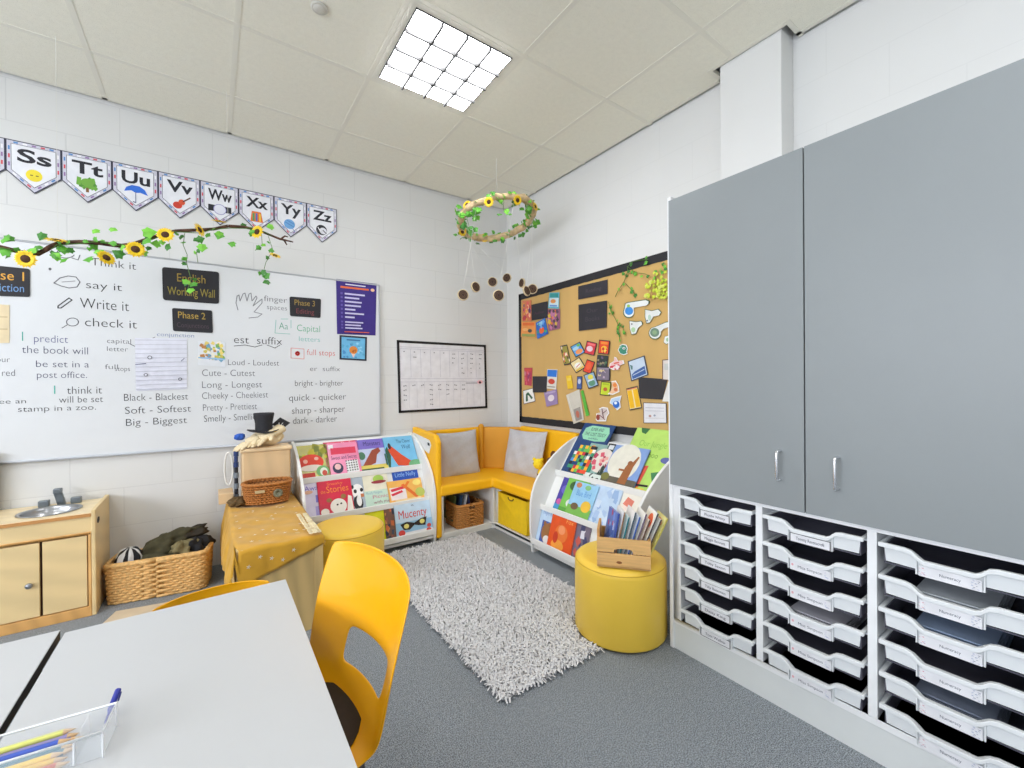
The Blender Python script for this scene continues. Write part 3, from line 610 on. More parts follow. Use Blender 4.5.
cut('red and white patterned paper cutout left of the sea picture '+T, G_(430,258), [(.1,.75),(.15,.5),(.4,.35),(.42,.1),(.55,.15),(.62,.35),(.95,.3),(1,.5),(.75,.6),(.7,.85),(.35,.88)], (232,190,190), [('l',.15,.72,.7,.6,.12,(206,60,76)),('l',.4,.5,.7,.42,.08,(226,110,90)),fle(6,2,[(220,90,90),(240,230,230)],.3,.4,.7,.8)], .85)
cut('orange and white curved paper cutout below the cluster '+T, G_(418,440), [(.3,.1),(.6,.05),(.8,.4),(.85,.8),(.4,1),(.05,.95),(.3,.7),(.4,.45)], (234,190,150), [('e',.55,.35,.14,.14,(236,140,70)),('e',.6,.65,.12,.12,(214,120,80))], .75)
cut('blue and white swirled paper cutout low on the display board', G_(428,560), [(.2,.2),(.5,.1),(.9,.0),(.8,.4),(.85,.8),(.6,1),(.4,.7),(.1,.5)], (190,214,240), [('e',.55,.6,.22,.24,(40,110,206)),('e',.52,.5,.1,.1,(230,240,250))], .75)
cut('white and brown paper cutout at the bottom edge of the display board', G_(325,640), [(.1,.9),(.15,.5),(.4,.45),(.3,.2),(.55,.1),(.85,.15),(.95,.5),(.8,.7),(.75,1),(.2,1)], (214,200,196), [('e',.25,.75,.12,.18,(150,60,46)),('l',.5,.2,.6,.8,.06,(120,90,90)),('l',.8,.3,.5,.55,.05,(120,90,90)),('l',.35,.6,.7,.9,.05,(130,80,80))], .8)
pin('plastic_wallet','leaning clear white plastic wallet with a small grey picture '+T,'wallet',[G_(48,500),G_(150,455),G_(185,690),G_(105,722)],(206,202,190),[('r',.28,.55,.86,.95,(150,146,142)),('e',.55,.75,.14,.12,(190,110,90)),('l',.1,.05,.2,.95,.03,(226,224,216))])
pin('paper_strip','curved bright green paper strip beside the plastic wallet','paper strip',[G_(160,470),G_(178,460),G_(226,655),G_(200,662)],(88,176,62),[])
pin('picture_card','sea picture with dark blue waves in a dark frame '+T,'picture card',[D_(290,240),D_(420,195),D_(450,345),D_(318,395)],(60,66,84),[('r',.06,.05,.94,.95,(196,212,228)),('p',[(.1,.7),(.3,.6),(.9,.5),(.9,.9),(.1,.92)],(60,96,160)),('l',.15,.75,.85,.66,.04,(190,206,226)),('p',[(.1,.2),(.25,.3),(.2,.48),(.12,.45)],(90,130,130))],group=GB)
pin('picture_card','yellow two column card in a dark frame low on the display board','picture card',[D_(278,450),D_(365,428),D_(400,600),D_(305,618)],(70,58,52),[('r',.04,.05,.96,.95,(244,226,170)),('r',.06,.12,.46,.92,(240,186,30)),('r',.56,.12,.95,.92,(240,186,30)),('r',.06,.05,.95,.1,(222,130,90))],group=GB)
pin('paper_sheet','white framed worksheet at the bottom right of the display board','paper',[D_(410,556),D_(588,562),D_(592,716),D_(412,716)],(70,60,66),[('r',.03,.03,.97,.97,(226,226,232)),('l',.1,.25,.9,.25,.02,(160,160,176)),('l',.1,.4,.9,.4,.02,(170,170,186)),('e',.3,.65,.06,.06,(190,150,140)),('e',.5,.62,.05,.05,(150,160,180)),('l',.1,.75,.9,.75,.015,(180,170,170))])
pin('picture_card','tall framed card half hidden behind the cupboard, above the lower black card','picture card',[D_(556,228),D_(640,222),D_(640,392),D_(556,384)],(90,66,66),[('r',.08,.04,.95,.96,(220,212,206)),('r',.2,.2,.6,.5,(196,200,196))],group=GB)
pin('paper_sheet','white paper at the right edge of the display board behind the cupboard','paper',[D_(600,400),D_(660,400),D_(660,552),D_(556,548)],(226,226,222),[])
pin('picture_card','crimson book picture at the lower left edge of the display board','picture card',[E_(84,206),E_(158,206),E_(150,370),E_(88,362)],(186,64,84),[fle(12,8,[(214,90,110),(150,50,100),(196,120,140)]),('r',.1,.05,.9,.2,(206,80,70))],group=GB)
pin('picture_card','picture card with blue top and red shape, lower left of the display board','picture card',[E_(292,218),E_(386,222),E_(372,402),E_(284,392)],(222,220,212),[('r',.04,.03,.96,.38,(44,120,214)),('e',.5,.62,.33,.14,(206,70,50)),('r',.1,.86,.9,.92,(160,150,140))],group=GB)
pin('picture_card','white card with curved dark green shape, lower left of the display board','picture card',[E_(72,412),E_(164,388),E_(186,510),E_(80,536)],(238,238,236),[('p',[(.2,.85),(.28,.3),(.5,.2),(.72,.5),(.85,.7),(.7,.78),(.55,.5),(.42,.4),(.4,.85)],(46,92,66))],group=GB,frame=(.04,(80,80,80)))
pin('picture_card','mauve book picture with a pale shape on the lower left of the display board','picture card',[E_(262,428),E_(378,400),E_(388,532),E_(286,558)],(150,130,176),[('e',.5,.5,.26,.22,(226,216,224)),('r',.1,.06,.9,.18,(176,160,196))],group=GB)
# white word labels with little pictures, cut out along their outline
def keytag(label, pts, items, bg=(226,230,228)):
    xs = [p[0] for p in pts]; ys = [p[1] for p in pts]; x0,x1,y0,y1 = min(xs),max(xs),min(ys),max(ys)
    q = pq(0, CX-.0045, [(x0,y0),(x1,y0),(x1,y1),(x0,y1)]); uv = [((x-x0)/(x1-x0),(y-y0)/(y1-y0)) for x, y in pts]
    its = [('p',[(.5+(u-.5)*.93,.5+(v-.5)*.90) for u, v in uv],bg)]+items
    card('paper_cutout', label, 'paper cutout', q, (66,100,66), its, outline=uv, group='white hand shaped cutouts on the display board')
def cir(cx, cy, r, a0, a1, n=9): return [(cx+r*cos(a0+(a1-a0)*i/n), cy+r*sin(a0+(a1-a0)*i/n)) for i in range(n+1)]
keytag('white magnifier shaped cutout with a blue patch on the display board', [C_(*p) for p in [(745,345),(870,325),(890,335),(888,352),(875,365),(790,380)]]+[C_(*p) for p in cir(752,412,38,-.4,3.7)]+[C_(728,352)], [('e',.24,.62,.16,.22,(58,140,216)),('e',.22,.36,.06,.08,(150,200,90))])
keytag('white pistol grip shaped cutout at the right of the display board', [C_(*p) for p in [(858,390),(905,400),(950,388),(968,410),(955,432),(915,440),(890,484),(868,486),(858,440)]], [('e',.3,.6,.1,.2,(180,206,190)),('e',.16,.8,.06,.06,(110,120,140))])
keytag('small white fan shaped cutout below the magnifier shaped one', [C_(*p) for p in [(756,466),(800,472),(838,468),(845,490),(815,515),(800,555),(770,560),(758,520)]], [('e',.3,.65,.16,.18,(170,206,160)),('e',.2,.25,.05,.06,(90,90,100))])
keytag('large white cutout with a green patch beside the cupboard', [C_(*p) for p in [(930,505),(1000,474),(1040,468),(1040,500),(985,520)]]+[C_(*p) for p in cir(925,550,42,-.2,3.6)]+[C_(900,515)], [('e',.27,.62,.2,.24,(110,140,120)),('e',.27,.62,.1,.12,(140,170,130))])
keytag('small white cutout at the right edge of the display board behind the cupboard', [C_(*p) for p in [(990,570),(1030,560),(1040,600),(1000,625),(982,610)]], [('e',.5,.5,.2,.2,(150,190,150))])
# green paper bush and ivy on the board
rr = random.Random(31)
o = thing('paper_bush', 'bright yellow green paper bush at the top right of the display board', 'decoration', at(0,CX,660,290))
mb = MB(); YG = [mat(c,.6,.1) for c in ((208,222,74),(190,206,50),(222,230,110))]
for i in range(90):
    u = rr.random(); v = rr.random()**.7; x = 645+u*28; y = 283+v*15-(1-abs(u-.5)*2)*8*(1-v)
    leaf(mb, at(0,CX-.008-rr.uniform(0,.03),x,y), .03, rr, (-1,0,.1), YG[i % 3])
for i in range(14): leaf(mb, at(0,CX-.02,655+rr.uniform(-2,9),rr.uniform(264,280)), .03, rr, (-1,0,0), GRN[i % 4] if i % 3 else YG[0])
build('leaves', mb, None, o)
I_ = lambda x, y: at(0, CX-.012, *C_(x, y))
garland('ivy trailing down the display board beside the two black cards', [I_(618,345),I_(632,400),I_(660,450),I_(680,490),I_(672,525),I_(690,560),I_(690,600)], 26, .028, 12, .014, face=(-1,0,0), extra=[[I_(680,490),I_(715,515),I_(720,550)]])
garland('ivy draped over the top border of the display board', [I_(880,60),I_(780,75),I_(745,110),I_(740,155),I_(720,210),I_(680,270),I_(662,310)], 20, .036, 14, .02, face=(-1,0,0), extra=[[I_(740,110),I_(800,150),I_(850,155),I_(890,170)],[I_(720,210),I_(770,265),I_(795,295)]])
# ================================================================ cabinet with trays
CF = -.679; CY0 = -2.250; CYE = -3.318
WC = mat((232,234,236), .35, .008); GREY = mat((134,140,142), .42, .015, 4)
o = thing('storage_cabinet', 'large white storage cabinet with grey upper doors and three columns of tray slots', 'cabinet', (CF/2,(CY0+CYE)/2,0))
cab = o; XB = -.132
cols = [(-2.303,-2.618),(-2.642,-2.951),(-2.975,-3.290)]
ZO0, ZO1 = .136, .712
mb = MB(); mb.box((CF-.003,CY0-.018,0),(XB,CY0,1.995)); build('side_panel', mb, WC, o, bevel=.0015)
mb = MB(); mb.box((CF,CYE,0),(XB,CYE+.018,1.99)); build('side_panel', mb, WC, o, bevel=.0015)
mb = MB(); mb.box((CF+.02,CYE+.018,1.955),(XB,CY0-.018,1.975)); mb.box((CF+.022,CYE+.018,.72),(XB,CY0-.018,.738)); build('shelf_board', mb, WC, o)
mb = MB()
mb.box((CF,CYE+.018,ZO1),(XB,CY0-.018,ZO1+.018)); mb.box((CF,CYE+.018,ZO0-.022),(XB,CY0-.018,ZO0))
mb.box((CF,cols[0][0],ZO0),(XB,CY0-.018,ZO1))
for a, b in zip(cols, cols[1:]): mb.box((CF,b[0],ZO0),(XB,a[1],ZO1))
mb.box((CF,CYE+.018,ZO0),(XB,cols[2][1],ZO1)); build('tray_frame', mb, WC, o, bevel=.0012)
build('plinth', MB().box((CF+.004,CYE+.018,0),(CF+.022,CY0-.018,ZO0-.022)), mat((214,218,218),.45,.01), o, label='slightly darker plain plinth')
build('back_panel', MB().box((XB-.012,CYE+.018,.12),(XB-.002,CY0-.018,1.98)), mat((52,44,42),.8,.1), o, label='backing inside the tray slots, coloured dark for shade')  # dark colour stands in for shade deep in the slots
RUN = mat((206,212,218),.4,.01)
for a, b in cols:
    for k in range(6):
        z = .6885-.0985*k-.014
        for y_ in (a-.012, b): build('tray_runner', MB().box((CF+.012,y_,z),(XB-.03,y_+.012,z+.005)), RUN, o)
D0, D1, D2 = CY0-.016, -2.7865, CYE+.002
for a, b, hy in ((D0,D1,-2.712),(D1-.004,D2,-2.883)):
    d = build('door', MB().box((CF-.018,b,.728),(CF,a,1.972)), GREY, o, bevel=.001)
    z0, z1 = .830, .932; X = CF-.018; pts = []
    for i in range(7): t_ = pi*i/12; pts.append((X-.028+.012*(1-sin(t_))*0-.0, hy, 0))
    pts = [(X+.001,hy,z0),(X-.018,hy,z0)]+[(X-.018-.012*sin(t*pi/8),hy,z0+.012*(1-cos(t*pi/8))) for t in range(1,5)]+[(X-.030,hy,z1-.012)]+[(X-.018-.012*cos(t*pi/8),hy,z1-.012*(1-sin(t*pi/8))) for t in range(1,5)]+[(X+.001,hy,z1)]
    build('handle', MB().tube(pts, .0055, n=10), mat((214,216,220),.25,.01,metal=.8), d, label='bright D shaped handle')
TRAY = mat((222,226,228), .35, .01, spec=.5)
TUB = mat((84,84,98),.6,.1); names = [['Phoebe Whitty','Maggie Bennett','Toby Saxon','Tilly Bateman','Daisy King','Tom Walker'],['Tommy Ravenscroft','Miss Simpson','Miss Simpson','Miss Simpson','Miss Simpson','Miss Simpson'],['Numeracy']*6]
ordn = ['top','second','third','fourth','fifth','bottom']; coln = ['narrow looking column by the round stool','middle column','column nearest the camera']
for ci, (ya, yb) in enumerate(cols):
    W_ = ya-yb-.012
    for k in range(6):
        zt = .6885-.0985*k; y0 = ya-.006
        o = thing('storage_tray', '%s white tray in the %s of the cabinet' % (ordn[k], ['far column, next to the stool,','middle column','near column']
            [ci]), 'tray', (CF,(ya+yb)/2,zt-.05), 0, 'white storage trays in the cabinet')
        Y = lambda s: y0-W_*s
        # front outline, seen from the room: s 0..1 from the left
        top = [(0,0),(.20,-.001),(.25,-.005),(.30,-.020),(.335,-.026),(.665,-.026),(.70,-.020),(.75,-.005),(.80,-.001),(1,0)]
        # front wall
        fx = CF-.004
        mb = MB()
        fw = [(.035,-.004),(.20,-.004),(.26,-.010),(.33,-.028),(.67,-.028),(.74,-.010),(.80,-.004),(.965,-.004),(.95,-.056),(.72,-.058),(.715,-.074),(.285,-.074),(.28,-.058),(.05,-.056)]
        mb.prism([(fx+.010 if False else fx+.006, Y(s), zt+z) for s, z in fw], (.003,0,0))
        build('front_wall', mb, TRAY, o); mb = MB()
        # tub in a dark grey that paints in shade and contents
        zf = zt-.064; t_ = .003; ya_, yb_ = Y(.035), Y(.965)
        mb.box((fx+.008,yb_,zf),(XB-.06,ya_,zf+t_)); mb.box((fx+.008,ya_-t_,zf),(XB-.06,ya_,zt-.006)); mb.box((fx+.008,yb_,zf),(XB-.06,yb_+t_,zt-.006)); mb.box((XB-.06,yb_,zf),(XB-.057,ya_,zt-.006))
        build('tub', mb, TUB, o, label='inside of the tray, darkened for shade and contents')
        # rolled rim that follows the dip
        mb = MB()
        lo = [(s, z-.013) for s, z in top]
        prof = [(Y(s), zt+z) for s, z in top]+[(Y(s), zt+z) for s, z in lo[::-1]]
        mb.prism([(fx-.010,y,z) for y, z in prof], (.014,0,0))
        mb.box((fx+.002,Y(1),zt-.010),(XB-.06,Y(.965),zt-.001)); mb.box((fx+.002,Y(.035),zt-.010),(XB-.06,Y(0),zt-.001))
        build('rim', mb, TRAY, o, bevel=.002)
        # ribs beside the label holder
        mb = MB()
        for s in (.275,.715): mb.box((fx-.004,Y(s+.01),zt-.070),(fx+.006,Y(s),zt-.014))
        build('label_holder', mb, TRAY, o)
        q = Quad((fx-.0015,Y(.30),zt-.041),(fx-.0015,Y(.705),zt-.041),(fx-.0015,Y(.705),zt-.072),(fx-.0015,Y(.30),zt-.072), n=(-1,0,0))
        if ci == 0 or k == 0 and ci == 1:
            its = [('r',0,0,1,.06,(60,58,62)),('r',0,.94,1,1,(60,58,62)),('r',0,0,.015,1,(60,58,62)),('r',.985,0,1,1,(60,58,62)),('t',names[ci][k],.16,.3,.86,.66,(84,88,104))]
        elif ci == 1: its = [('e',.06,.4,.03,.14,(226,170,176)),('t',names[ci][k],.2,.32,.8,.62,(96,100,116)),('d',8,3,.84,.2,.97,.8,.03,[(180,190,214),(206,200,220)])]
        else: its = [('d',12,5,.0,.15,.10,.85,.022,[(210,110,120),(150,150,180),(226,190,196)]),('t',names[ci][k],.34,.34,.68,.62,(92,96,112)),('d',16,9,.84,.1,.99,.9,.022,[(130,150,190),(90,100,130),(190,190,206)])]
        card('name_label', None, None, q, (228,229,233), its, parent=o, th=.001)
# papers in a few trays
for k, (ci, r_, cl, lb) in enumerate([(2,1,(206,214,222),'pale folder lying in the second tray of the near column'),(2,2,(150,170,200),'blue grey folder poking up from the third tray of the near column'),(2,4,(130,140,160),'stack of dull blue papers in the fifth tray of the near column'),(1,3,(196,196,206),'grey papers lying in the fourth tray of the middle column')]):
    ya, yb = cols[ci]; zt = .6885-.0985*r_; mb = MB()
    for j in range(4): mb.box((CF+.03,lerp(ya,yb,.22+.01*j),zt-.058+.008*j),(CF+.28,lerp(ya,yb,.80-.015*j),zt-.054+.008*j))
    tag(build('paper_stack', mb, mat(cl,.6,.05)), lb, 'papers')

# ================================================================ corner bench
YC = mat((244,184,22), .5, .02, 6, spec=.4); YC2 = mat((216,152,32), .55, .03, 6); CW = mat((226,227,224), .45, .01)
D = .472
o = thing('corner_bench', 'white corner bench with yellow padded seat and tall yellow padded backs', 'bench', (-.2,-.2,0)); bench = o
XE, YE = -.958, -1.035
mb = MB(); t_ = .018
mb.prism([(XE,-.02,.02),(XE,-D,.02),(-D-.02,-D,.02),(-D,-D-.02,.02),(-D,YE,.02),(-.02,YE,.02),(-.02,-.02,.02)], (0,0,.02))
mb.box((XE,-D,0),(XE+t_+.02,-.02,.325)); mb.box((-D,YE,0),(-.02,YE+t_,.325)); mb.box((-D-.004,-D-.004,.0),(-D+.016,-D+.016,.325))
mb.box((-D,-D,.04),(-D+.014,-.02,.325)); mb.box((-D,-D,.04),(-.02,-D+.014,.325)); mb.box((XE,-.034,.02),(-.02,-.02,.325)); mb.box((-.034,YE,.02),(-.02,-.02,.325))
mb.prism([(XE,-D,.0),(XE,-D+.016,.0),(-D,-D+.016,.0),(-D+.016,-D,.0),(-D+.016,YE,.0),(-D,YE,.0),(-D,-D-.02,0),(-D-.02,-D,0)], (0,0,.045))
build('carcass', mb, CW, o, bevel=.002)
mb = MB(); so = D+.02
mb.prism([(XE+.0,-.08,.328),(XE+.0,-so,.328),(-so,-so,.328),(-so,YE,.328),(-.08,YE,.328),(-.08,-.08,.328)], (0,0,.082))
build('seat_cushion', mb, YC, o, bevel=.022, seg=4)
zb = .80
build('back_cushion', MB().box((XE,-.085,.405),(-.31,-.022,zb-.02)), YC, o, bevel=.018, seg=4)
build('back_cushion', MB().box((-.09,YE,.405),(-.03,-.31,zb-.01)), YC, o, bevel=.018, seg=4)
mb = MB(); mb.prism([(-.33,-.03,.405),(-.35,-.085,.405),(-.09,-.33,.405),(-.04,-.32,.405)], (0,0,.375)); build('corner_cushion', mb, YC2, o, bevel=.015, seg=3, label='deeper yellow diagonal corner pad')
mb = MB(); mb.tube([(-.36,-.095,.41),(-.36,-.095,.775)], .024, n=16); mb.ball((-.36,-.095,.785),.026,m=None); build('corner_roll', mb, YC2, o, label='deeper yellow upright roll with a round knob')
mb = MB(); xx = XE-.025
mb.prism([(xx,-.022,.02),(xx,-D-.015,.02),(xx,-D-.015,.74),(xx,-D+.03,.79),(xx,-.022,.82)], (.045,0,0)); build('padded_end', mb, YC, o, bevel=.014, seg=3)
mb = MB(); mb.prism([(xx-.001,-.05,.70),(xx-.001,-.36,.64),(xx-.001,-.40,.71),(xx-.001,-.37,.745),(xx-.001,-.05,.775)], (-.002,0,0)); build('white_inset', mb, CW, o, label='white inset panel with a black plate for slot shade')
mb = MB(); mb.prism([(xx-.0035,-.34,.705),(xx-.0035,-.375,.70),(xx-.0035,-.375,.72),(xx-.0035,-.34,.727)], (-.001,0,0)); build('slot', mb, BLACK, o)  # flat black plate painting the shade inside the slot
mb = MB(); mb.prism([(-.022,YE+.02,.0),(-.39,YE+.02,.0),(-.39,YE+.02,.62),(-.022,YE+.02,.80)], (0,.012,0)) if False else None
# pillows
def pillow(label, c, ux, uz, w, h, t, seed):
    c = V(c); ux = V(ux).normalized(); uz = V(uz).normalized(); n = ux.cross(uz); rr = random.Random(seed)
    mb = MB(); N = 18; ph = [rr.uniform(0,6) for i in range(4)]
    def f(sg):
        def g(u, v):
            a, b = 2*u-1, 2*v-1
            k = max(0,(1-a**4))**.55*max(0,(1-b**4))**.55
            pin_ = 1-.07*(1-abs(a)**2)*abs(b)**3; pin2 = 1-.07*(1-b*b)*abs(a)**3
            wr = .004*sin(9*a+5*b+ph[0])+.003*sin(13*b-6*a+ph[1])
            return c+ux*(a*w/2*pin2)+uz*(b*h/2*pin_)+n*sg*(t*k+wr*k)
        return g
    mb.grid(f(1), N, N); mb.grid(f(-1), N, N)
    return tag(build('cushion', mb, mat((188,188,192), .75, .04, 60, .15, sheen=.2), None, subsurf=1), label, 'cushion')
o1 = pillow('plain grey square cushion leaning on the left back of the corner bench', (-.625,-.17,.572), (1,-.03,.03), (.0,.20,1), .375, .40, .055, 3)
o2 = pillow('plain grey square cushion leaning on the right back of the corner bench', (-.19,-.515,.580), (.10,-1,.02), (.20,.0,1), .47, .40, .055, 5)
# small plush toy with yellow on the bench
tp = V((-.22,-.80,.41))
o = thing('soft_toy', 'small yellow and brown soft toy sitting on the bench behind the white shelf side', 'toy', tp)
mb = MB(); mb.ball(tp+V((0,0,.05)), .045,.045,.055); mb.ball(tp+V((-.03,.02,.13)), .042); mb.ball(tp+V((-.05,.045,.165)),.014); mb.ball(tp+V((-.02,-.01,.168)),.014); build('body', mb, mat((242,214,40),.85,.1,80,.3), o)
mb = MB(); mb.lathe([(.047,.03),(.048,.045),(.047,.055)], tp, n=20); mb.ball(tp+V((-.06,.035,.135)),.01); mb.ball(tp+V((.02,-.07,.16)),.03,.035,.03); mb.ball(tp+V((.03,-.09,.21)),.025,.02,.03); build('brown_patches', mb, mat((96,62,34),.9,.2,80,.3), o, label='dark brown stripes and hood')

# ================================================================ baskets
WIC = [mat(c,.6,.22,70,.5) for c in ((218,174,110),(182,124,62),(176,112,50))]
def weave_basket(name, label, cx, cy, z0, w, d, h, rot, m, rows=10, r=.009, flare=.04, cat='basket', rim=True, handle=False, hexa=False, amp=.004):
    o = thing(name, label, cat, (cx,cy,z0), rot)
    M_ = mtx((cx,cy,z0), rot); mb = MB(); n = 120
    fine = []; e = 9 if not hexa else 2.8
    for i in range(1441):
        a = 2*pi*i/1440; fine.append((abs(cos(a))**(2/e)*(1 if cos(a) > 0 else -1)*w/2, abs(sin(a))**(2/e)*(1 if sin(a) > 0 else -1)*d/2))
    cum = [0]
    for a, b in zip(fine, fine[1:]): cum.append(cum[-1]+sqrt((a[0]-b[0])**2+(a[1]-b[1])**2))
    base_ = []; j = 0
    for i in range(n):
        t = cum[-1]*i/n
        while cum[j+1] < t: j += 1
        base_.append(fine[j])
    def ring(t, off, zz, ph=0, amp=.004):
        k = 1+flare*zz/h
        pts = []
        for i in range(n):
            x, y = base_[i][0]*k, base_[i][1]*k
            s_ = amp*sin(i*pi/2+pi/4+ph); L_ = sqrt(x*x+y*y) or 1
            pts.append(M_ @ V((x*(1+(s_+off)/L_), y*(1+(s_+off)/L_), zz)))
        return pts
    for k in range(rows):
        z = r+(h-2*r)*k/(rows-1); mb.tube(ring(k, 0, z, pi*(k % 2), amp), r*.95, n=6, closed=True)
    base = ring(0, -.004, r*.5, 0, 0); mb.add(base, [tuple(range(n))])
    for i in range(0, n, 4):
        a, b = ring(0,0,.002,0,0)[i], ring(0,0,h,0,0)[i]; mb.tube([a, b], r*.55, n=5)
    build('woven_body', mb, m, o)
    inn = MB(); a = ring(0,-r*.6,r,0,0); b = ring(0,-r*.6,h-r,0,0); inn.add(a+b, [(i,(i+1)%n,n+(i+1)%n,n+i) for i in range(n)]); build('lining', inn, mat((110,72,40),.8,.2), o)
    if rim:
        mb = MB(); mb.tube(ring(0,.002,h,0,.003), r*1.25, n=7, closed=True); mb.tube(ring(0,-.004,h+r*.8,1.5,.004), r*.9, n=6, closed=True); build('braided_rim', mb, m, o)
    return o
bk = weave_basket('wicker_basket', 'long low golden wicker basket full of dark dressing up clothes by the wooden sink', -2.583, -.222, 0, .425, .20, .21, radians(-9), WIC[0], rows=15, r=.0088, flare=.05, amp=.006)
M_ = mtx((-2.583,-.222,0), radians(-9))
mb = MB(); 
for s in (-1,):
    pts = [M_ @ V((-.235-.012*sin(t*pi/6),.05-.1*t/6,.185-.035*sin(t*pi/6))) for t in range(7)]; mb.tube(pts, .011, n=8)
build('handle', mb, WIC[0], bk)
# clothes: crumpled folds as separate garments
def garment(name, label, c, rx, ry, rz, m, seed, fold=.25, cat='clothing', tilt=0, rotz=0, stripes=None):
    rr = random.Random(seed); ph = [rr.uniform(0,6.3) for i in range(6)]; mb = MB(); n = 22
    Rm = Matrix.Rotation(rotz,3,'Z') @ Matrix.Rotation(tilt,3,'Y'); vs = []
    for i in range(n+1):
        t = pi*i/n
        for j in range(2*n):
            p = 2*pi*j/(2*n)
            k = 1+fold*.5*sin(3*p+2*t+ph[0])*sin(t)+fold*.35*sin(7*p-3*t+ph[1])*sin(t)+fold*.2*sin(9*t+5*p+ph[2])*sin(t)
            vs.append(V(c)+Rm @ V((rx*sin(t)*cos(p)*k, ry*sin(t)*sin(p)*k, -rz*cos(t)*k)))
    for i in range(n):
        for j in range(2*n):
            mm = m
            if stripes and (j//3) % 2: mm = stripes
            mb.add([vs[i*2*n+j], vs[i*2*n+(j+1)%(2*n)], vs[(i+1)*2*n+(j+1)%(2*n)], vs[(i+1)*2*n+j]], [(0,1,2,3)], mm, True)
    ob = build(name, mb, m); 
    import bmesh
    b = bmesh.new(); b.from_mesh(ob.data); bmesh.ops.remove_doubles(b, verts=b.verts, dist=1e-5); b.to_mesh(ob.data); b.free()
    return tag(ob, label, cat)
FD = mat((66,62,40),.9,.25,30,.3); FB = mat((26,26,30),.9,.2,30,.3); FG = mat((120,110,76),.9,.2,30,.3); FW = mat((214,214,214),.85,.1,30,.3)
garment('folded_garment','black and white striped cloth at the left end of the wicker basket',(-2.725,-.215,.205),.06,.075,.07,FB,2,.2,stripes=FW)
garment('folded_garment','dark olive cloth with a long curved fold on top of the wicker basket',(-2.565,-.19,.250),.125,.055,.060,FD,5,.5,tilt=-.35)
garment('folded_garment','slim dark brown cloth sticking up at the right of the wicker basket',(-2.475,-.17,.272),.11,.045,.036,mat((50,44,34),.9,.2,30,.3),8,.45,tilt=-.32)
garment('folded_garment','crumpled pale khaki cloth at the middle right of the wicker basket',(-2.49,-.24,.215),.07,.06,.052,FG,9,.6)
garment('folded_garment','black cloth with grey patches at the right end of the wicker basket',(-2.42,-.215,.21),.065,.07,.06,FB,12,.55)
garment('folded_garment','muddled dark olive cloth filling the front of the wicker basket',(-2.62,-.24,.18),.13,.065,.05,FD,14,.3)

b2 = weave_basket('wicker_basket', 'square brown wicker basket with a clasp in the left opening under the corner bench', -.672, -.345, .042, .235, .22, .172, 0, WIC[1], rows=12, r=.0075, flare=.0)
mb = MB(); 
for x in (-.685,-.655): mb.tube([(x+.008*cos(t*pi/5),-.463,.20+.010*sin(t*pi/5)) for t in range(10)], .0025, n=6, closed=True)
build('clasp', mb, BLACK, b2, label='small black ring clasp')
for k, (x, cl, rt, lb) in enumerate([(-.78,(70,90,50),.1,'green book standing in the basket under the bench'),(-.735,(60,90,130),.25,'blue book standing in the basket under the bench'),(-.69,(210,214,220),.2,'white book leaning in the basket under the bench'),(-.64,(50,60,110),-.15,'dark blue book standing in the basket under the bench')]):
    mb = MB(); R3 = Matrix.Rotation(rt,3,'Y'); c_ = V((x,-.30,.17))
    mb.prism([c_+R3@V(p) for p in ((-.006,-.08,-.09),(.006,-.08,-.09),(.006,.08,-.09),(-.006,.08,-.09))], R3@V((0,0,.2)), mat(cl,.5,.1)); tag(build('picture_book', mb), lb, 'book')
# yellow fabric box
o = thing('fabric_box', 'bright yellow fabric storage box in the right opening under the corner bench', 'storage box', (-.29,-.68,.042))
mb = MB(); a = (-.452,-.885,.045); b = (-.16,-.505,.298); t_ = .006
mb.box(a,(b[0],b[1],a[2]+t_)); mb.box(a,(a[0]+t_,b[1],b[2])); mb.box((b[0]-t_,a[1],a[2]),b); mb.box(a,(b[0],a[1]+t_,b[2])); mb.box((a[0],b[1]-t_,a[2]),b)
build('box', mb, mat((240,200,18),.7,.04,30,.2), o, bevel=.004)
mb = MB(); mb.tube([(a[0]-.004,-.69+.035*cos(pi*t/8),.284-.02*sin(pi*t/8)) for t in range(9)], .004, n=6); build('handle', mb, mat((70,50,30),.7), o, label='dark handle slot trim')
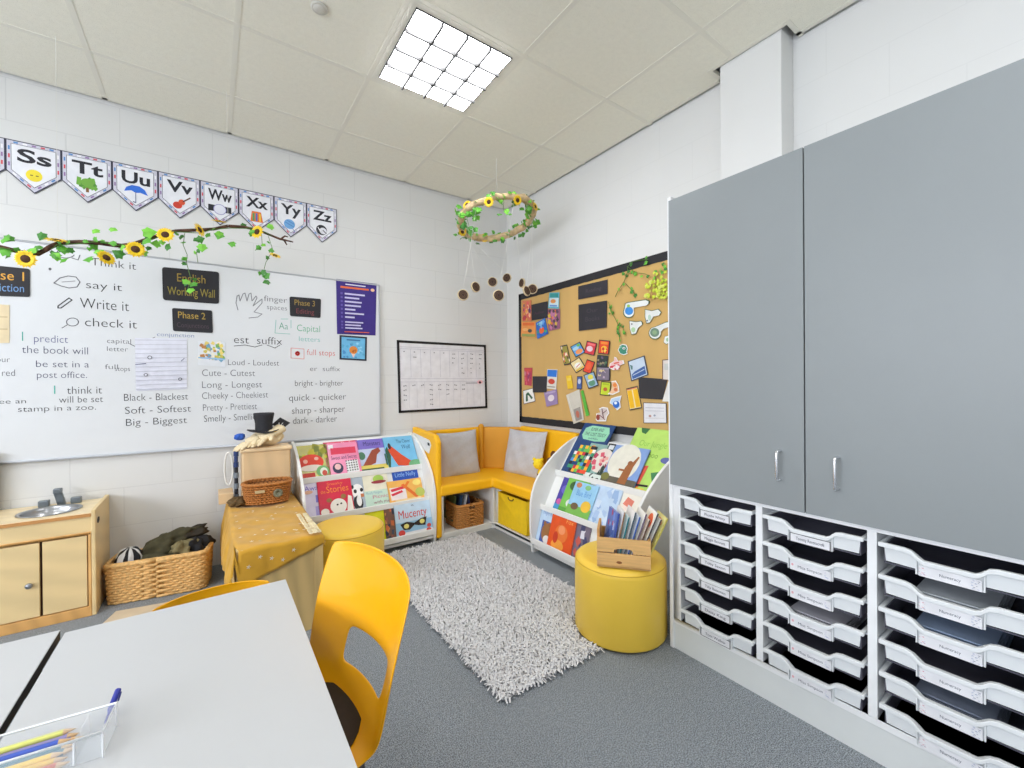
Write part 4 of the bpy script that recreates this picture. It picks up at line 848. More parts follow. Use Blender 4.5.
# ================================================================ book display shelves
PROF = [(0,.775),(.06,.768),(.13,.742),(.20,.706),(.27,.662),(.33,.615),(.385,.565),(.43,.515),(.458,.465),(.48,.41),(.492,.35),(.497,.28),(.497,.18),(.490,.08),(.482,0),(0,0)]
TR = [((.235,.525),(.055,.765)), ((.375,.300),(.245,.535)), ((.455,.075),(.385,.31))]   # foot and head of every sloping tier (depth, height)
SW = mat((234,235,233), .4, .008)
def local(side):
    if side == 'L': return lambda u, d, z: V((-1.885+u, -d-.002, z))
    return lambda u, d, z: V((-d-.048, -1.043-u, z))
WID = .895
def display_shelf(side, label):
    f = local(side); o = thing('book_display_shelf', label, 'bookcase', f(WID/2,.25,0))
    for u0, s in ((0,1),(WID-.018,1)):
        mb = MB(); mb.prism([f(u0,d,z) for d, z in PROF], f(u0+.018,0,0)-f(u0,0,0)); build('side_panel', mb, SW, o, bevel=.0015)
    for k, ((d0,z0),(d1,z1)) in enumerate(TR):
        mb = MB(); n_ = V((0,z1-z0,d0-d1)).normalized()   # (.,d,z) normal
        td, tz = -n_.y*.012, -n_.z*.012
        mb.prism([f(.018,d0,z0),f(.018,d1,z1),f(.018,d1+td,z1+tz),f(.018,d0+td,z0+tz)], f(WID-.018,0,0)-f(.018,0,0))
        build('sloping_shelf', mb, SW, o)
        mb = MB(); lh = .045 if k < 2 else .05
        mb.prism([f(.018,d0-.002,z0-.012),f(.018,d0+.036,z0-.012),f(.018,d0+.036,z0+lh*.55),f(.018,d0+.028,z0+lh*.6),f(.018,d0+.024,z0),f(.018,d0-.002,z0)], f(WID-.018,0,0)-f(.018,0,0))
        build('book_lip', mb, SW, o, bevel=.0015)
    mb = MB(); 
    mb.prism([f(.018,.02,.03),f(.018,.47,.03),f(.018,.47,.05),f(.018,.02,.05)], f(WID-.018,0,0)-f(.018,0,0)); build('base', mb, SW, o)
    build('back', MB().prism([f(.018,.0,.05),f(.018,.012,.05),f(.018,.012,.765),f(.018,.0,.765)], f(WID-.018,0,0)-f(.018,0,0)), SW, o)
    return o
shL = display_shelf('L', 'white three tier book display shelf against the back wall under the whiteboard')
shR = display_shelf('R', 'white three tier book display shelf under the display board beside the cupboard')
def book(side, k, u0, u1, h, bg, items, label, layer=0, t=.007, tilt=0, lift=0, group=None):
    """a picture book lying on sloping tier k, front cover outwards"""
    f = local(side); (d0,z0),(d1,z1) = TR[k]; s = V((0,d1-d0,z1-z0)); s.normalize(); n = V((0,s.z,-s.y))
    if n.y < 0: n = -n
    o0 = .001+layer*.0085
    w = u1-u0
    def P3(u, v, hh):   # u 0..1 across, v metres up slope, hh off the slope
        uu = u0+u*w; vv = v+lift+.002
        if tilt: c_, s_ = cos(radians(tilt)), sin(radians(tilt)); a = (u-.5)*w; b = v; uu = (u0+u1)/2+a*c_-b*s_; vv = lift+.002+abs(w/2*s_)+a*s_+b*c_
        return f(uu, d0+s.y*vv+n.y*(o0+hh), z0+s.z*vv+n.z*(o0+hh))
    o = thing('picture_book', label, 'book', P3(.5,0,0), 0, group)
    def slab(a, b, ua, ub, v1, m_):
        mb = MB(); mb.add([P3(ua,0,a),P3(ub,0,a),P3(ub,v1,a),P3(ua,v1,a),P3(ua,0,b),P3(ub,0,b),P3(ub,v1,b),P3(ua,v1,b)], [(0,3,2,1),(4,5,6,7),(0,1,5,4),(1,2,6,5),(2,3,7,6),(3,0,4,7)], m_); return mb
    build('pages', slab(.0012,t-.0012,.012,.985,h-.003,mat((236,234,226),.7,.03)), None, o)
    mb = slab(0,.0012,0,1,h,mat(bg,.3)); mb2 = slab(t-.0012,t,0,1,h,mat(bg,.3)); mb3 = slab(0,t,0,.012,h,mat(bg,.3))
    for x in (mb2, mb3): mb.add(x.v, x.f, mat(bg,.3))
    q = Quad(P3(0,h,t),P3(1,h,t),P3(1,0,t),P3(0,0,t), n=P3(.5,0,1)-P3(.5,0,0)); art(mb, q, items, .0002, .0003)
    build('cover', mb, None, o)
    return o
BL_ = ', top tier below whiteboard'; GL = 'picture books on the shelf under the whiteboard'; GRp = 'picture books on the shelf beside the cupboard'
book('L',0,.018,.222,0.267,(176,170,40),[fle(14,2,[(200,190,50),(150,150,40),(120,130,50)],.05,.03,.95,.4,.10),('e',.42,.52,.40,.24,(222,60,36)),('e',.25,.48,.07,.06,(240,180,160)),('e',.6,.42,.07,.05,(240,180,160)),('e',.42,.68,.36,.09,(240,226,214)),('r',.0,.82,.5,1,(206,62,40)),('e',.75,.8,.2,.16,(120,180,110)),('e',.78,.82,.12,.12,(226,236,220)),('e',.8,.86,.08,.08,(210,80,60))],'olive green book with a big red toadstool shape, far left'+BL_,group=GL)
book('L',0,.218,.43,0.262,(232,130,170),[('r',.04,.05,.2,.18,(244,240,244)),('r',.1,.16,.92,.36,(218,50,84)),('t','Sweet and Secret',.08,.40,.92,.52,(110,60,100)),('e',.25,.78,.17,.16,(50,50,80)),('e',.25,.74,.1,.09,(236,190,190)),('r',.52,.58,.92,.95,(240,240,240))]+[('r',.52+.08*i,.58+.074*j,.56+.08*i,.617+.074*j,(30,30,36)) for i in range(5) for j in range(5)],'pink book with a red title band and a checked panel'+BL_,layer=1,group=GL)
book('L',0,.20,.44,0.278,(214,50,90),[('t','The Ring',.5,.02,.95,.08,(250,200,210))],'thin red book just showing behind the pink one'+BL_,group=GL)
book('L',0,.425,.64,0.275,(122,104,196),[('r',0,.30,1,1,(190,200,226)),('t','Monsters',.25,.06,.85,.2,(60,50,110)),('p',[(.1,.8),(.5,.35),(.75,.28),(.8,.4),(.65,.5),(.55,.75),(.3,.82)],(150,66,40)),('e',.12,.5,.12,.12,(70,120,90)),('r',0,.8,1,1,(226,206,100)),('r',.0,.9,.8,1,(50,80,46)),('r',.9,.5,1,.85,(50,90,60))],'purple topped book with a leaping brown animal'+BL_,group=GL)
book('L',0,.63,.87,0.275,(120,190,228),[('t','The Clever',.42,.10,.9,.22,(40,90,140)),('t','Wolf',.55,.28,.85,.42,(40,90,140)),('p',[(.08,.4),(.22,.3),(.5,.6),(.85,.9),(.85,1),(.3,.92)],(216,74,34)),('p',[(.0,.4),(.08,.3),(.14,.6),(.06,.95),(0,.95)],(46,90,64)),('e',.9,.95,.25,.16,(110,170,120)),('e',.16,.3,.05,.1,(60,30,30))],'sky blue book with a red fox shape, far right'+BL_,layer=1,group=GL)
B2 = ', middle tier below whiteboard'
book('L',1,.018,.16,.25,(216,210,234),[('t','Away',.15,.12,.9,.26,(120,110,200)),('r',.6,.4,.95,.6,(130,120,206)),('r',.55,.7,.8,.95,(170,160,220)),('e',.3,.3,.2,.05,(226,180,150))],'pale lilac book at the far left'+B2,group=GL)
book('L',1,.117,.337,.235,(214,30,66),[('t','Sneaky',.28,.06,.75,.14,(240,130,60)),('t','Stories',.25,.16,.9,.36,(244,140,50)),('t','the',.08,.26,.22,.36,(244,140,50)),('e',.55,.78,.24,.22,(240,236,228)),('e',.3,.58,.08,.06,(150,110,60)),('e',.72,.52,.08,.07,(150,110,60)),('p',[(.78,.98),(.86,.5),(.96,.55),(.98,.98)],(238,232,222)),('e',.15,.9,.12,.1,(236,230,220)),('e',.52,.74,.03,.025,(40,30,30)),('e',.63,.72,.03,.025,(40,30,30))],'crimson book with a white faced animal'+B2,layer=1,group=GL)
book('L',1,.31,.42,.235,(170,182,196),[('e',.6,.42,.36,.22,(244,244,244)),('e',.3,.28,.1,.06,(40,40,44)),('e',.45,.42,.1,.06,(30,30,34)),('e',.85,.4,.1,.06,(30,30,34)),('e',.55,.78,.3,.22,(40,40,46)),('e',.62,.72,.16,.16,(240,240,240)),('r',.75,.52,.95,.62,(200,120,70))],'grey blue book with a black and white bear face'+B2,group=GL)
book('L',1,.42,.60,.245,(232,228,206),[('e',.62,.2,.3,.14,(226,214,200)),('e',.62,.17,.22,.12,(160,196,84)),('e',.62,.26,.3,.05,(150,50,60)),('r',.0,.5,1,1,(196,222,206)),('t','Moody Margaret',.06,.52,.7,.6,(130,170,190)),('t','Picnic',.3,.64,.9,.74,(200,120,140)),('t','with me',.3,.8,.94,.9,(150,90,110))],'cream and mint green book with a cake picture'+B2,group=GL)
book('L',1,.64,.84,.245,(32,80,178),[('t','Little Nelly',.1,.06,.9,.2,(150,190,240))],'royal blue book standing behind the giraffe one'+B2,group=GL)
book('L',1,.585,.85,.168,(238,180,90),[('r',.05,.3,.5,.85,(236,226,226)),('l',.08,.42,.46,.34,.12,(214,50,70)),('l',.08,.62,.40,.5,.1,(214,50,70)),('l',.42,.2,.8,.85,.10,(226,110,40)),('l',.46,.4,.62,.1,.08,(230,120,40)),('e',.85,.2,.12,.14,(246,220,120)),('e',.9,.65,.14,.2,(180,190,90)),('r',.15,.86,.9,.96,(240,214,160))],'orange and white animal patterned book at the right'+B2,layer=1,group=GL)
B3 = ', bottom tier below whiteboard'
book('L',2,.40,.60,.235,(226,226,30),[],'plain bright yellow book mostly hidden'+B3,group=GL)
book('L',2,.53,.66,.225,(120,86,70),[fle(26,6,[(206,110,60),(60,70,90),(40,50,70),(150,90,80),(200,140,80)],.02,.02,.98,.98,.09)],'brown and orange patterned book'+B3,layer=1,group=GL)
book('L',2,.60,.875,.23,(200,222,240),[('r',0,.55,1,1,(150,196,228)),('t','Mucenty',.10,.18,.88,.44,(210,60,54)),('t','a',.46,.03,.54,.1,(90,110,140)),('p',[(.12,.6),(.3,.55),(.5,.62),(.7,.52),(.86,.5),(.8,.75),(.6,.72),(.5,.68),(.36,.8),(.2,.78)],(40,30,30)),('e',.28,.68,.07,.07,(240,230,130)),('e',.72,.62,.07,.07,(240,230,130)),('r',.05,.86,1,1,(240,240,244)),('e',.14,.86,.09,.09,(216,70,60)),('e',.9,.78,.06,.06,(216,90,80)),('e',.88,.9,.07,.05,(216,90,80))],'pale blue book, red title and black mask shape'+B3,layer=2,group=GL)
# right hand shelf
R1 = ', top tier below display board'
pat = [(230,80,50),(240,236,230),(60,150,110),(40,40,50),(80,150,220),(244,180,50),(200,40,60),(110,190,80)]
rr = random.Random(2); its = [('p',[(.12,.10),(.3,.04),(.85,.05),(.93,.16),(.9,.32),(.6,.34),(.2,.32),(.1,.24)],(150,214,180)),('t','ELMER AND',.32,.075,.72,.14,(34,60,60)),('t','THE LOST TEDDY',.18,.175,.86,.24,(34,60,60)),('t','David McKee',.36,.275,.66,.305,(60,100,100))]
for i in range(7):
    for j in range(8):
        if rr.random() < .9: its.append(('r',.14+.098*i,.44+.064*j,.235+.098*i,.502+.064*j,pat[rr.randrange(8)]))
book('R',0,.035,.335,.425,(30,66,120),its,'tall navy book with mint title label and coloured patches'+R1,group=GRp)
book('R',0,.20,.47,0.263,(140,176,170),[('e',.6,.45,.34,.35,(226,216,206)),fle(16,8,[(214,90,110),(230,170,160),(180,60,90)],.35,.2,.85,.7,.07),('e',.15,.2,.12,.14,(230,150,50)),('e',.2,.75,.22,.2,(44,140,110)),('p',[(.0,.98),(.3,.5),(.42,.98)],(50,150,120)),('r',.25,.85,1,1,(220,230,224)),fle(8,3,[(50,60,60)],.3,.85,1,.98,.03)],'teal and cream reef patterned book second from the left'+R1,layer=1,group=GRp)
book('R',0,.36,.42,0.280,(28,30,34),[('r',.2,.04,.9,.16,(214,220,224)),('d',6,2,.1,.3,.9,.95,.2,[(60,70,70),(40,60,50)])],'narrow black edged book beside the moon one'+R1,layer=1,group=GRp)
book('R',0,.43,.70,0.274,(130,160,214),[('e',.45,.42,.44,.48,(226,224,210)),('r',.0,.82,1,1,(96,90,76)),('p',[(.5,.95),(.55,.55),(.6,.4),(.68,.42),(.78,.22),(.82,.24),(.76,.5),(.74,.95)],(158,96,50)),('e',.64,.42,.07,.06,(150,90,46)),('l',.4,.62,.58,.62,.05,(158,96,50)),('e',.1,.85,.12,.1,(120,120,60))],'blue book, huge pale moon and small brown bear'+R1,layer=2,group=GRp)
book('R',0,.52,.86,.43,(184,222,110),[('t','Our Jungle',.2,.2,.8,.3,(140,196,80)),('t','Peekaboo',.2,.38,.7,.47,(110,160,60)),('p',[(.1,.0),(.3,.0),(.25,.1),(.15,.08)],(50,110,60)),('p',[(.8,0),(1,0),(1,.12),(.85,.08)],(50,110,60)),('e',.9,.48,.12,.05,(90,100,160)),('p',[(.7,.7),(1,.62),(1,.82),(.8,.84)],(60,130,80)),('p',[(.46,.62),(.6,.6),(.56,.96),(.42,.96)],(220,90,70)),('l',.3,.93,.75,.9,.03,(40,30,30)),('r',.3,.95,.7,1,(240,200,70))],'tall lime green jungle book at the right'+R1,group=GRp)
R2 = ', middle tier below display board'
book('R',1,.11,.29,0.254,(74,66,160),[('t','Bedtime',.35,.05,.9,.12,(200,200,240)),('e',.3,.4,.2,.12,(110,100,200)),('r',0,.82,1,1,(70,150,200)),('e',.2,.75,.14,.08,(200,90,160)),fle(8,2,[(120,110,206),(90,80,180)])],'indigo book at the far left'+R2,group=GRp)
book('R',1,.17,.37,0.239,(120,190,80),[('e',.4,.2,.24,.14,(60,100,50)),fle(6,4,[(40,70,40),(200,220,160)],.25,.1,.6,.35,.06),('e',.45,.7,.2,.12,(226,232,220)),('r',0,.85,1,1,(90,160,60))],'grass green book second'+R2,layer=1,group=GRp)
book('R',1,.25,.46,0.228,(150,200,232),[('t','Blue Bird',.2,.22,.8,.4,(90,150,210)),('e',.2,.1,.12,.08,(200,130,90)),('e',.6,.12,.12,.07,(130,190,120)),('r',0,.7,1,1,(120,180,80)),('e',.75,.65,.2,.16,(236,190,60)),('e',.3,.72,.16,.1,(110,90,60))],'sky blue book with green grass and a yellow patch'+R2,layer=2,group=GRp)
book('R',1,.42,.64,0.249,(190,212,236),[fle(20,5,[(170,196,230),(206,222,240),(150,180,220)],.05,.05,.95,.95,.12)],'plain pale blue patterned book behind the crate'+R2,layer=1,group=GRp)
book('R',1,.50,.85,0.278,(240,226,80),[('r',0,.14,1,1,(236,232,220)),('t','Dinosaurs',.05,.02,.5,.12,(214,60,50)),('t','and all that',.55,.02,.95,.11,(150,180,90)),fle(12,3,[(226,130,110),(240,220,210)],.4,.3,.95,.9,.1)],'yellow topped book along the back'+R2,group=GRp)
R3_ = ', bottom tier below display board'
book('R',2,.02,.20,.235,(190,214,238),[('t','Night Bear',.15,.08,.85,.18,(130,160,210)),('r',.2,.35,.98,.98,(60,90,170)),('e',.5,.66,.26,.26,(156,106,60)),('e',.6,.85,.2,.12,(236,230,226)),('e',.36,.42,.08,.06,(150,100,56)),('e',.62,.42,.08,.06,(150,100,56))],'pale blue book with a brown bear at the far left'+R3_,group=GRp)
book('R',2,.15,.38,.235,(226,84,30),[('t','Fox',.62,.08,.9,.2,(244,170,90)),('e',.5,.52,.26,.24,(234,120,50)),('e',.42,.86,.26,.16,(240,160,60)),('e',.5,.42,.14,.12,(240,150,100)),('p',[(.3,.3),(.36,.12),(.44,.3)],(220,90,40)),('e',.3,.66,.1,.16,(206,60,30))],'bright orange book with a curled animal shape'+R3_,layer=1,group=GRp)
book('R',2,.34,.50,.23,(120,110,130),[fle(12,2,[(200,90,80),(70,70,110),(220,220,230)]),],'grey book half hidden by the yellow stool'+R3_,group=GRp)

# ================================================================ round stools and crate
PF = mat((245,206,74), .38, .02, 5, .05, spec=.5)
def stool(c, r, h, label, z0=.008):
    o = thing('round_stool', label, 'stool', (c[0],c[1],z0), 0, 'round yellow padded stools')
    p = [(r-.012,.0),(r-.004,.004),(r,.012),(r,h-.04)]+[(r-.04*(1-cos(t*pi/12)),h-.04+.04*sin(t*pi/12)) for t in range(1,7)]+[(r*.6,h+.003),(.001,h+.004)]
    build('padded_cover', MB().lathe(p, (c[0],c[1],z0), n=72), PF, o)
    sm = MB(); sm.tube([(c[0]+(r-.004)*cos(2*pi*i/72), c[1]+(r-.004)*sin(2*pi*i/72), z0+h-.022) for i in range(72)], .0022, n=6, closed=True); build('seam', sm, mat((214,170,44),.5), o)
    build('base_disc', MB().lathe([(r-.02,0-.006),(r-.02,.002)], (c[0],c[1],z0), n=48), BLACK, o, label='thin black base')
    return o
SC = (-.752,-2.026); SH = .352
stool(SC, .213, SH, 'round yellow padded stool on the floor between the rug and the tray cabinet')
stool((-1.695,-.785), .207, SH, 'round yellow padded stool behind the yellow chair, in front of the shelf', z0=.003)
PINE = mat((222,176,112), .5, .12, 26, .1, stretch=(.3,.3,4)); PINE2 = mat((206,152,88),.5,.12,26,.1,stretch=(.3,.3,4))
zt = SH+.013; a0 = at(2, zt, 597, 566); a1 = at(2, zt, 651, 571.5)
ux = (a1-a0).normalized(); uy = V((-ux.y,ux.x,0)); uy = uy if uy.dot(V((.58,.82,0))) > 0 else -uy
Lc = (a1-a0).length; Dc = .165; hc = .145
o = thing('wooden_crate', 'small slatted pine crate full of books standing on the round stool', 'crate', a0+ux*Lc/2+uy*Dc/2)
K = lambda u, v, w: a0+ux*u+uy*v+V((0,0,w))
def kb(mb, u0,u1,v0,v1,w0,w1): mb.prism([K(u0,v0,w0),K(u1,v0,w0),K(u1,v1,w0),K(u0,v1,w0)], (0,0,w1-w0))
mb = MB(); kb(mb,0,Lc,0,Dc,0,.008); build('bottom', mb, PINE, o)
# front: two boards, the upper one with a hand slot cut in its lower edge
mb = MB(); kb(mb,0,Lc,0,.009,0,.062); build('slat', mb, PINE, o, bevel=.0015)
mb = MB(); sl = [K(0,0,.066),K(Lc*.32,0,.066)]+[K(Lc*.5-Lc*.18*cos(pi*t/10),0,.066+.020*sin(pi*t/10)**.5) for t in range(1,10)]+[K(Lc*.68,0,.066),K(Lc,0,.066),K(Lc,0,.128),K(0,0,.128)]
mb.prism(sl, uy*.009); build('slat', mb, PINE, o)
for z0_, z1_ in ((0,.062),(.066,.128)):
    mb = MB(); kb(mb,0,Lc,Dc-.009,Dc,z0_,z1_); build('slat', mb, PINE, o, bevel=.0015)
for u in (0,Lc-.012):
    mb = MB(); kb(mb,u,u+.012,.009,Dc-.009,0,.165 if u == 0 else .128); build('end_board', mb, PINE2, o, bevel=.0015)
mb = MB(); c_ = K(Lc*.42,-.0006,.025); mb.add([c_+ux*.012*cos(2*pi*i/16)+V((0,0,.006*sin(2*pi*i/16))) for i in range(16)], [tuple(range(16))]); build('knot', mb, mat((140,84,40),.6), o, label='dark oval knot')
cols_ = [(90,120,190),(240,238,234),(214,230,232),(240,234,232),(222,232,244),(240,236,228),(238,226,216),(240,240,238),(226,226,222),(232,222,140)]
spn = [(70,90,170),(150,110,80),(40,120,130),(60,90,110),(40,90,180),(110,90,120),(90,60,40),(60,60,66),(80,70,60),(200,190,90)]
lbs = ['blue patterned book at the left of the pine crate','white book next to the blue patterned one in the pine crate','teal spined book in the pine crate','cream book behind the teal one in the pine crate','bright blue spined book in the pine crate','pale book in the middle right of the pine crate','brown spined book in the pine crate','white book with an orange corner in the pine crate','dark grey spined book in the pine crate','yellow green book at the right end of the pine crate']
for i in range(10):
    t_ = .0065 if i else .009; u = Lc*(.22+.072*i); lean = .20+.028*i
    hh = [.225,.235,.215,.24,.222,.24,.215,.25,.225,.235][i]; dd = .122-.001*(i % 3)
    mb = MB(); s = V((0,0,1))*cos(lean)+ux*sin(lean); n = ux*cos(lean)-V((0,0,1))*sin(lean); b0 = K(u,.012,.010); Rt = Matrix.Rotation(radians(14 if i else 20), 3, 'Z'); dy_ = Rt @ uy; n = Rt @ n; s = Rt @ s; spm = mat(spn[i], .4)
    ow = b0+n*0
    o = thing('picture_book', lbs[i], 'book', b0, 0, 'books standing in the pine crate')
    cv = mat(cols_[i], .35, .08, 30)
    mb.prism([ow, ow+n*.0012, ow+n*.0012+dy_*dd, ow+dy_*dd], s*hh, cv); mb.prism([ow+n*(t_-.0012), ow+n*t_, ow+n*t_+dy_*dd, ow+n*(t_-.0012)+dy_*dd], s*hh, cv); mb.prism([ow, ow+n*t_, ow+n*t_+dy_*.002, ow+dy_*.002], s*hh, spm)
    q = Quad(ow+s*hh, ow+s*hh+dy_*dd, ow+dy_*dd, ow, n=-n)
    if i == 0: art(mb, q, [fle(26,3,[(120,150,220),(180,190,230),(180,80,120),(70,100,180)],.05,.05,.95,.95,.09)], .0002)
    if i == 7: art(mb, q, [('r',.05,.03,.95,.5,(240,236,220)),('e',.4,.2,.25,.14,(236,110,60))], .0002)
    if i == 9: art(mb, q, [('r',.05,.03,.95,.3,(230,226,160)),('e',.5,.15,.3,.08,(236,130,70))], .0002)
    build('cover', mb, None, o)
    mb = MB(); mb.prism([ow+n*.0012+dy_*.002, ow+n*(t_-.0012)+dy_*.002, ow+n*(t_-.0012)+dy_*(dd-.002), ow+n*.0012+dy_*(dd-.002)], s*(hh-.003), mat((238,236,230),.7,.03)); build('pages', mb, None, o)
# ================================================================ rug
RX0, RX1, RY0, RY1 = -1.475, -.688, -2.095, -.53
o = thing('shaggy_rug', 'pale grey shaggy rug on the blue grey carpet in the reading corner', 'rug', ((RX0+RX1)/2,(RY0+RY1)/2,0))
build('backing', MB().box((RX0+.012,RY0+.012,.0005),(RX1-.012,RY1-.012,.006)), mat((150,148,146),.9,.1), o)
rr = random.Random(77); vs = []; fs = []; sm = []
PILE = [mat((226,226,228),.95,.06,30,spec=.1), mat((210,206,203),.95,.05,30,spec=.1)]
mb = MB(); nt_ = 30000
for i in range(nt_):
    x = rr.uniform(RX0,RX1); y = rr.uniform(RY0,RY1)
    if (x-SC[0])**2+(y-SC[1])**2 < .232**2: continue
    if x > XE-.05 and y > -.49: continue
    a = rr.uniform(0,2*pi); l = rr.uniform(.018,.034); w = rr.uniform(.0028,.0046); h = rr.uniform(.010,.026)
    dx, dy = cos(a), sin(a); px_, py_ = -dy*w, dx*w
    b = V((x,y,.003)); m1 = b+V((dx*l*.45,dy*l*.45,h)); e = b+V((dx*l,dy*l,h*rr.uniform(.3,.95)))
    k = len(vs)
    vs += [b+V((px_*.7,py_*.7,0)), b-V((px_*.7,py_*.7,0)), m1+V((px_,py_,0)), m1-V((px_,py_,0)), e+V((px_*.6,py_*.6,0)), e-V((px_*.6,py_*.6,0))]
    fs += [(k,k+1,k+3,k+2),(k+2,k+3,k+5,k+4)]
mb.add(vs, fs, PILE[0], True)
build('pile', mb, None, o)['kind'] = 'stuff'
# ================================================================ wooden play sink
BIRCH = mat((228,202,150), .45, .05, 5, .03, kind='wood', stretch=(1,1,3)); BEECH = mat((214,164,98), .45, .08, 8, .03, kind='wood', stretch=(3,3,1)); EDG = mat((196,140,80),.5,.08,20)
KX0, KX1, KY, KZ = -3.62, -2.838, -.365, .530
o = thing('play_kitchen_sink', 'pale wooden play sink unit with two doors against the back wall at the left', 'play kitchen', ((KX0+KX1)/2,KY/2,0))
mb = MB()   # right side panel; a flat black oval paints in its hand hole's shade
mb.prism([(KX1-.018,-.005,0),(KX1-.018,KY,0),(KX1-.018,KY,KZ+.012),(KX1-.018,KY+.04,KZ+.015),(KX1-.018,-.03,KZ+.016),(KX1-.018,-.005,KZ+.016)], (.018,0,0)); build('side_panel', mb, BIRCH, o, bevel=.004)
mb = MB(); mb.prism([(KX1+.0006,KY+.06+.03*cos(2*pi*i/20),KZ-.055+.016*sin(2*pi*i/20)) for i in range(20)], (.0004,0,0)); build('hand_hole_shade', mb, BLACK, o, label='black oval for the shade in the hand hole')
build('side_panel', MB().box((KX0,KY,0),(KX0+.018,-.005,KZ+.02)), BIRCH, o, bevel=.003)
# worktop with the bowl opening
bc = V((-3.035,-.205,KZ)); brx, bry = .108, .105
mb = MB(); n = 48; x0, x1, y0, y1 = KX0+.018, KX1-.018, KY+.002, -.012
def edge(t):
    c_, s_ = cos(t), sin(t); k = 1e9
    if c_ > 1e-9: k = min(k, (x1-bc.x)/c_)
    if c_ < -1e-9: k = min(k, (x0-bc.x)/c_)
    if s_ > 1e-9: k = min(k, (y1-bc.y)/s_)
    if s_ < -1e-9: k = min(k, (y0-bc.y)/s_)
    return (bc.x+c_*k, bc.y+s_*k)
ang = sorted(set([2*pi*i/n for i in range(n)]+[atan2(y-bc.y,x-bc.x) % (2*pi) for x in (x0,x1) for y in (y0,y1)])); n = len(ang)
inn = [(bc.x+brx*cos(t), bc.y+bry*sin(t)) for t in ang]; out = [edge(t) for t in ang]
for z in (KZ, KZ-.018): mb.add([(x,y,z) for x,y in inn+out], [(i,(i+1)%n,n+(i+1)%n,n+i) for i in range(n)])
for r_ in (inn, out): mb.add([(x,y,KZ) for x,y in r_]+[(x,y,KZ-.018) for x,y in r_], [(i,(i+1)%n,n+(i+1)%n,n+i) for i in range(n)])
build('worktop', mb, mat((236,216,176),.4,.04,5,kind='wood',stretch=(1,4,1)), o)
mb = MB(); st = mat((178,180,184),.28,.05,30,metal=.85)
sk = [(1.12,.003),(1.10,.006),(1.0,.004),(.97,-.01),(.9,-.035),(.7,-.05),(.2,-.054),(.001,-.054)]
vs = [(bc.x+brx*k*cos(2*pi*j/48), bc.y+bry*k*sin(2*pi*j/48), KZ+h) for k, h in sk for j in range(48)]
mb.add(vs, [(i*48+j,i*48+(j+1)%48,(i+1)*48+(j+1)%48,(i+1)*48+j) for i in range(len(sk)-1) for j in range(48)], None, True); build('bowl', mb, st, o, label='round steel washing bowl')
tx, ty = -3.02, -.062; GM = mat((120,128,134),.35,.05,metal=.6)
tp_ = build('tap', (lambda m_: m_.prism([(tx-.016,ty+.012,KZ),(tx+.016,ty+.012,KZ),(tx+.016,ty-.014,KZ),(tx-.016,ty-.014,KZ)], (-.010,-.024,.072)).prism([(tx-.026,ty-.012,KZ+.070),(tx+.006,ty-.012,KZ+.070),(tx+.006,ty-.046,KZ+.070),(tx-.026,ty-.046,KZ+.070)], (0,0,.026)))(MB()), GM, o, bevel=.004, label='grey upright tap')
for dx in (-.068,.056):
    build('tap_handle', MB().box((tx+dx-.021,ty-.016,KZ),(tx+dx+.021,ty+.016,KZ+.034)), GM, o, bevel=.004, label='grey block tap handle')
f = MB(); f.box((KX0+.018,KY,KZ-.02),(KX1-.018,KY+.012,KZ-.004)); build('worktop_edge', f, EDG, o, label='darker front edge of the worktop')
build('apron', MB().box((KX0+.018,KY+.006,KZ-.098),(KX1-.018,KY+.02,KZ-.02)), BIRCH, o)
mb = MB(); mb.box((KX0+.018,KY,KZ-.112),(KX1-.018,KY+.03,KZ-.098)); mb.box((KX1-.030,KY,.045),(KX1-.018,KY+.02,KZ-.112)); mb.box((KX0+.018,KY,0),(KX1-.018,KY+.02,.05)); build('face_frame', mb, BEECH, o, bevel=.002)
gx = -3.02
for xa, xb, kn in ((-3.17+.0,-3.032,1),(-3.012,KX1-.05,0)):
    pass
g0 = at(1, KY, 41, 600).x
d_ = build('door', MB().box((g0-.32,KY+.004,.054),(g0-.005,KY+.018,KZ-.116)), BIRCH, o, bevel=.002)
kp = at(1, KY-.01, 29, 586)
build('knob', MB().lathe([(.006,0),(.006,.010),(.013,.014),(.014,.020),(.010,.026),(.001,.027)], (kp.x,KY+.004,kp.z), n=24, axis=(0,-1,0)), mat((150,154,160),.3,.05,metal=.8), d_, label='small grey metal knob')
build('door', MB().box((g0+.005,KY+.004,.054),(KX1-.034,KY+.018,KZ-.116)), BIRCH, o, bevel=.002)
build('gap_shade', MB().box((KX0+.018,KY+.02,.02),(KX1-.018,KY+.024,KZ-.1)), mat((58,30,20),.8,.1), o, label='dark sheet behind the doors for shade in the gap')  # thin sheet coloured dark for the shade between the doors
# wooden upright and board at the far left, cut by the frame
ob = tag(build('wooden_screen', MB().box((-3.60,-.06,KZ+.002),(-3.262,-.03,.835)).box((-3.60,-.30,KZ+.002),(-3.255,-.09,KZ+.012)), mat((200,180,140),.5,.06,6,kind='wood')), 'tan wooden board standing on the play sink at the left edge of the photo', 'board')
# flat beige mat in front of the basket
g_ = lambda x, y: at(2, .0, x, y)
pts = [(-2.76,-.40,.001),(-2.36,-.475,.001),(-2.30,-.75,.001),(-2.86,-.75,.001)]
tag(build('floor_mat', MB().prism(pts, (0,0,.008)), mat((206,190,164),.7,.05), None, bevel=.002), 'flat beige mat on the floor in front of the long wicker basket', 'mat')
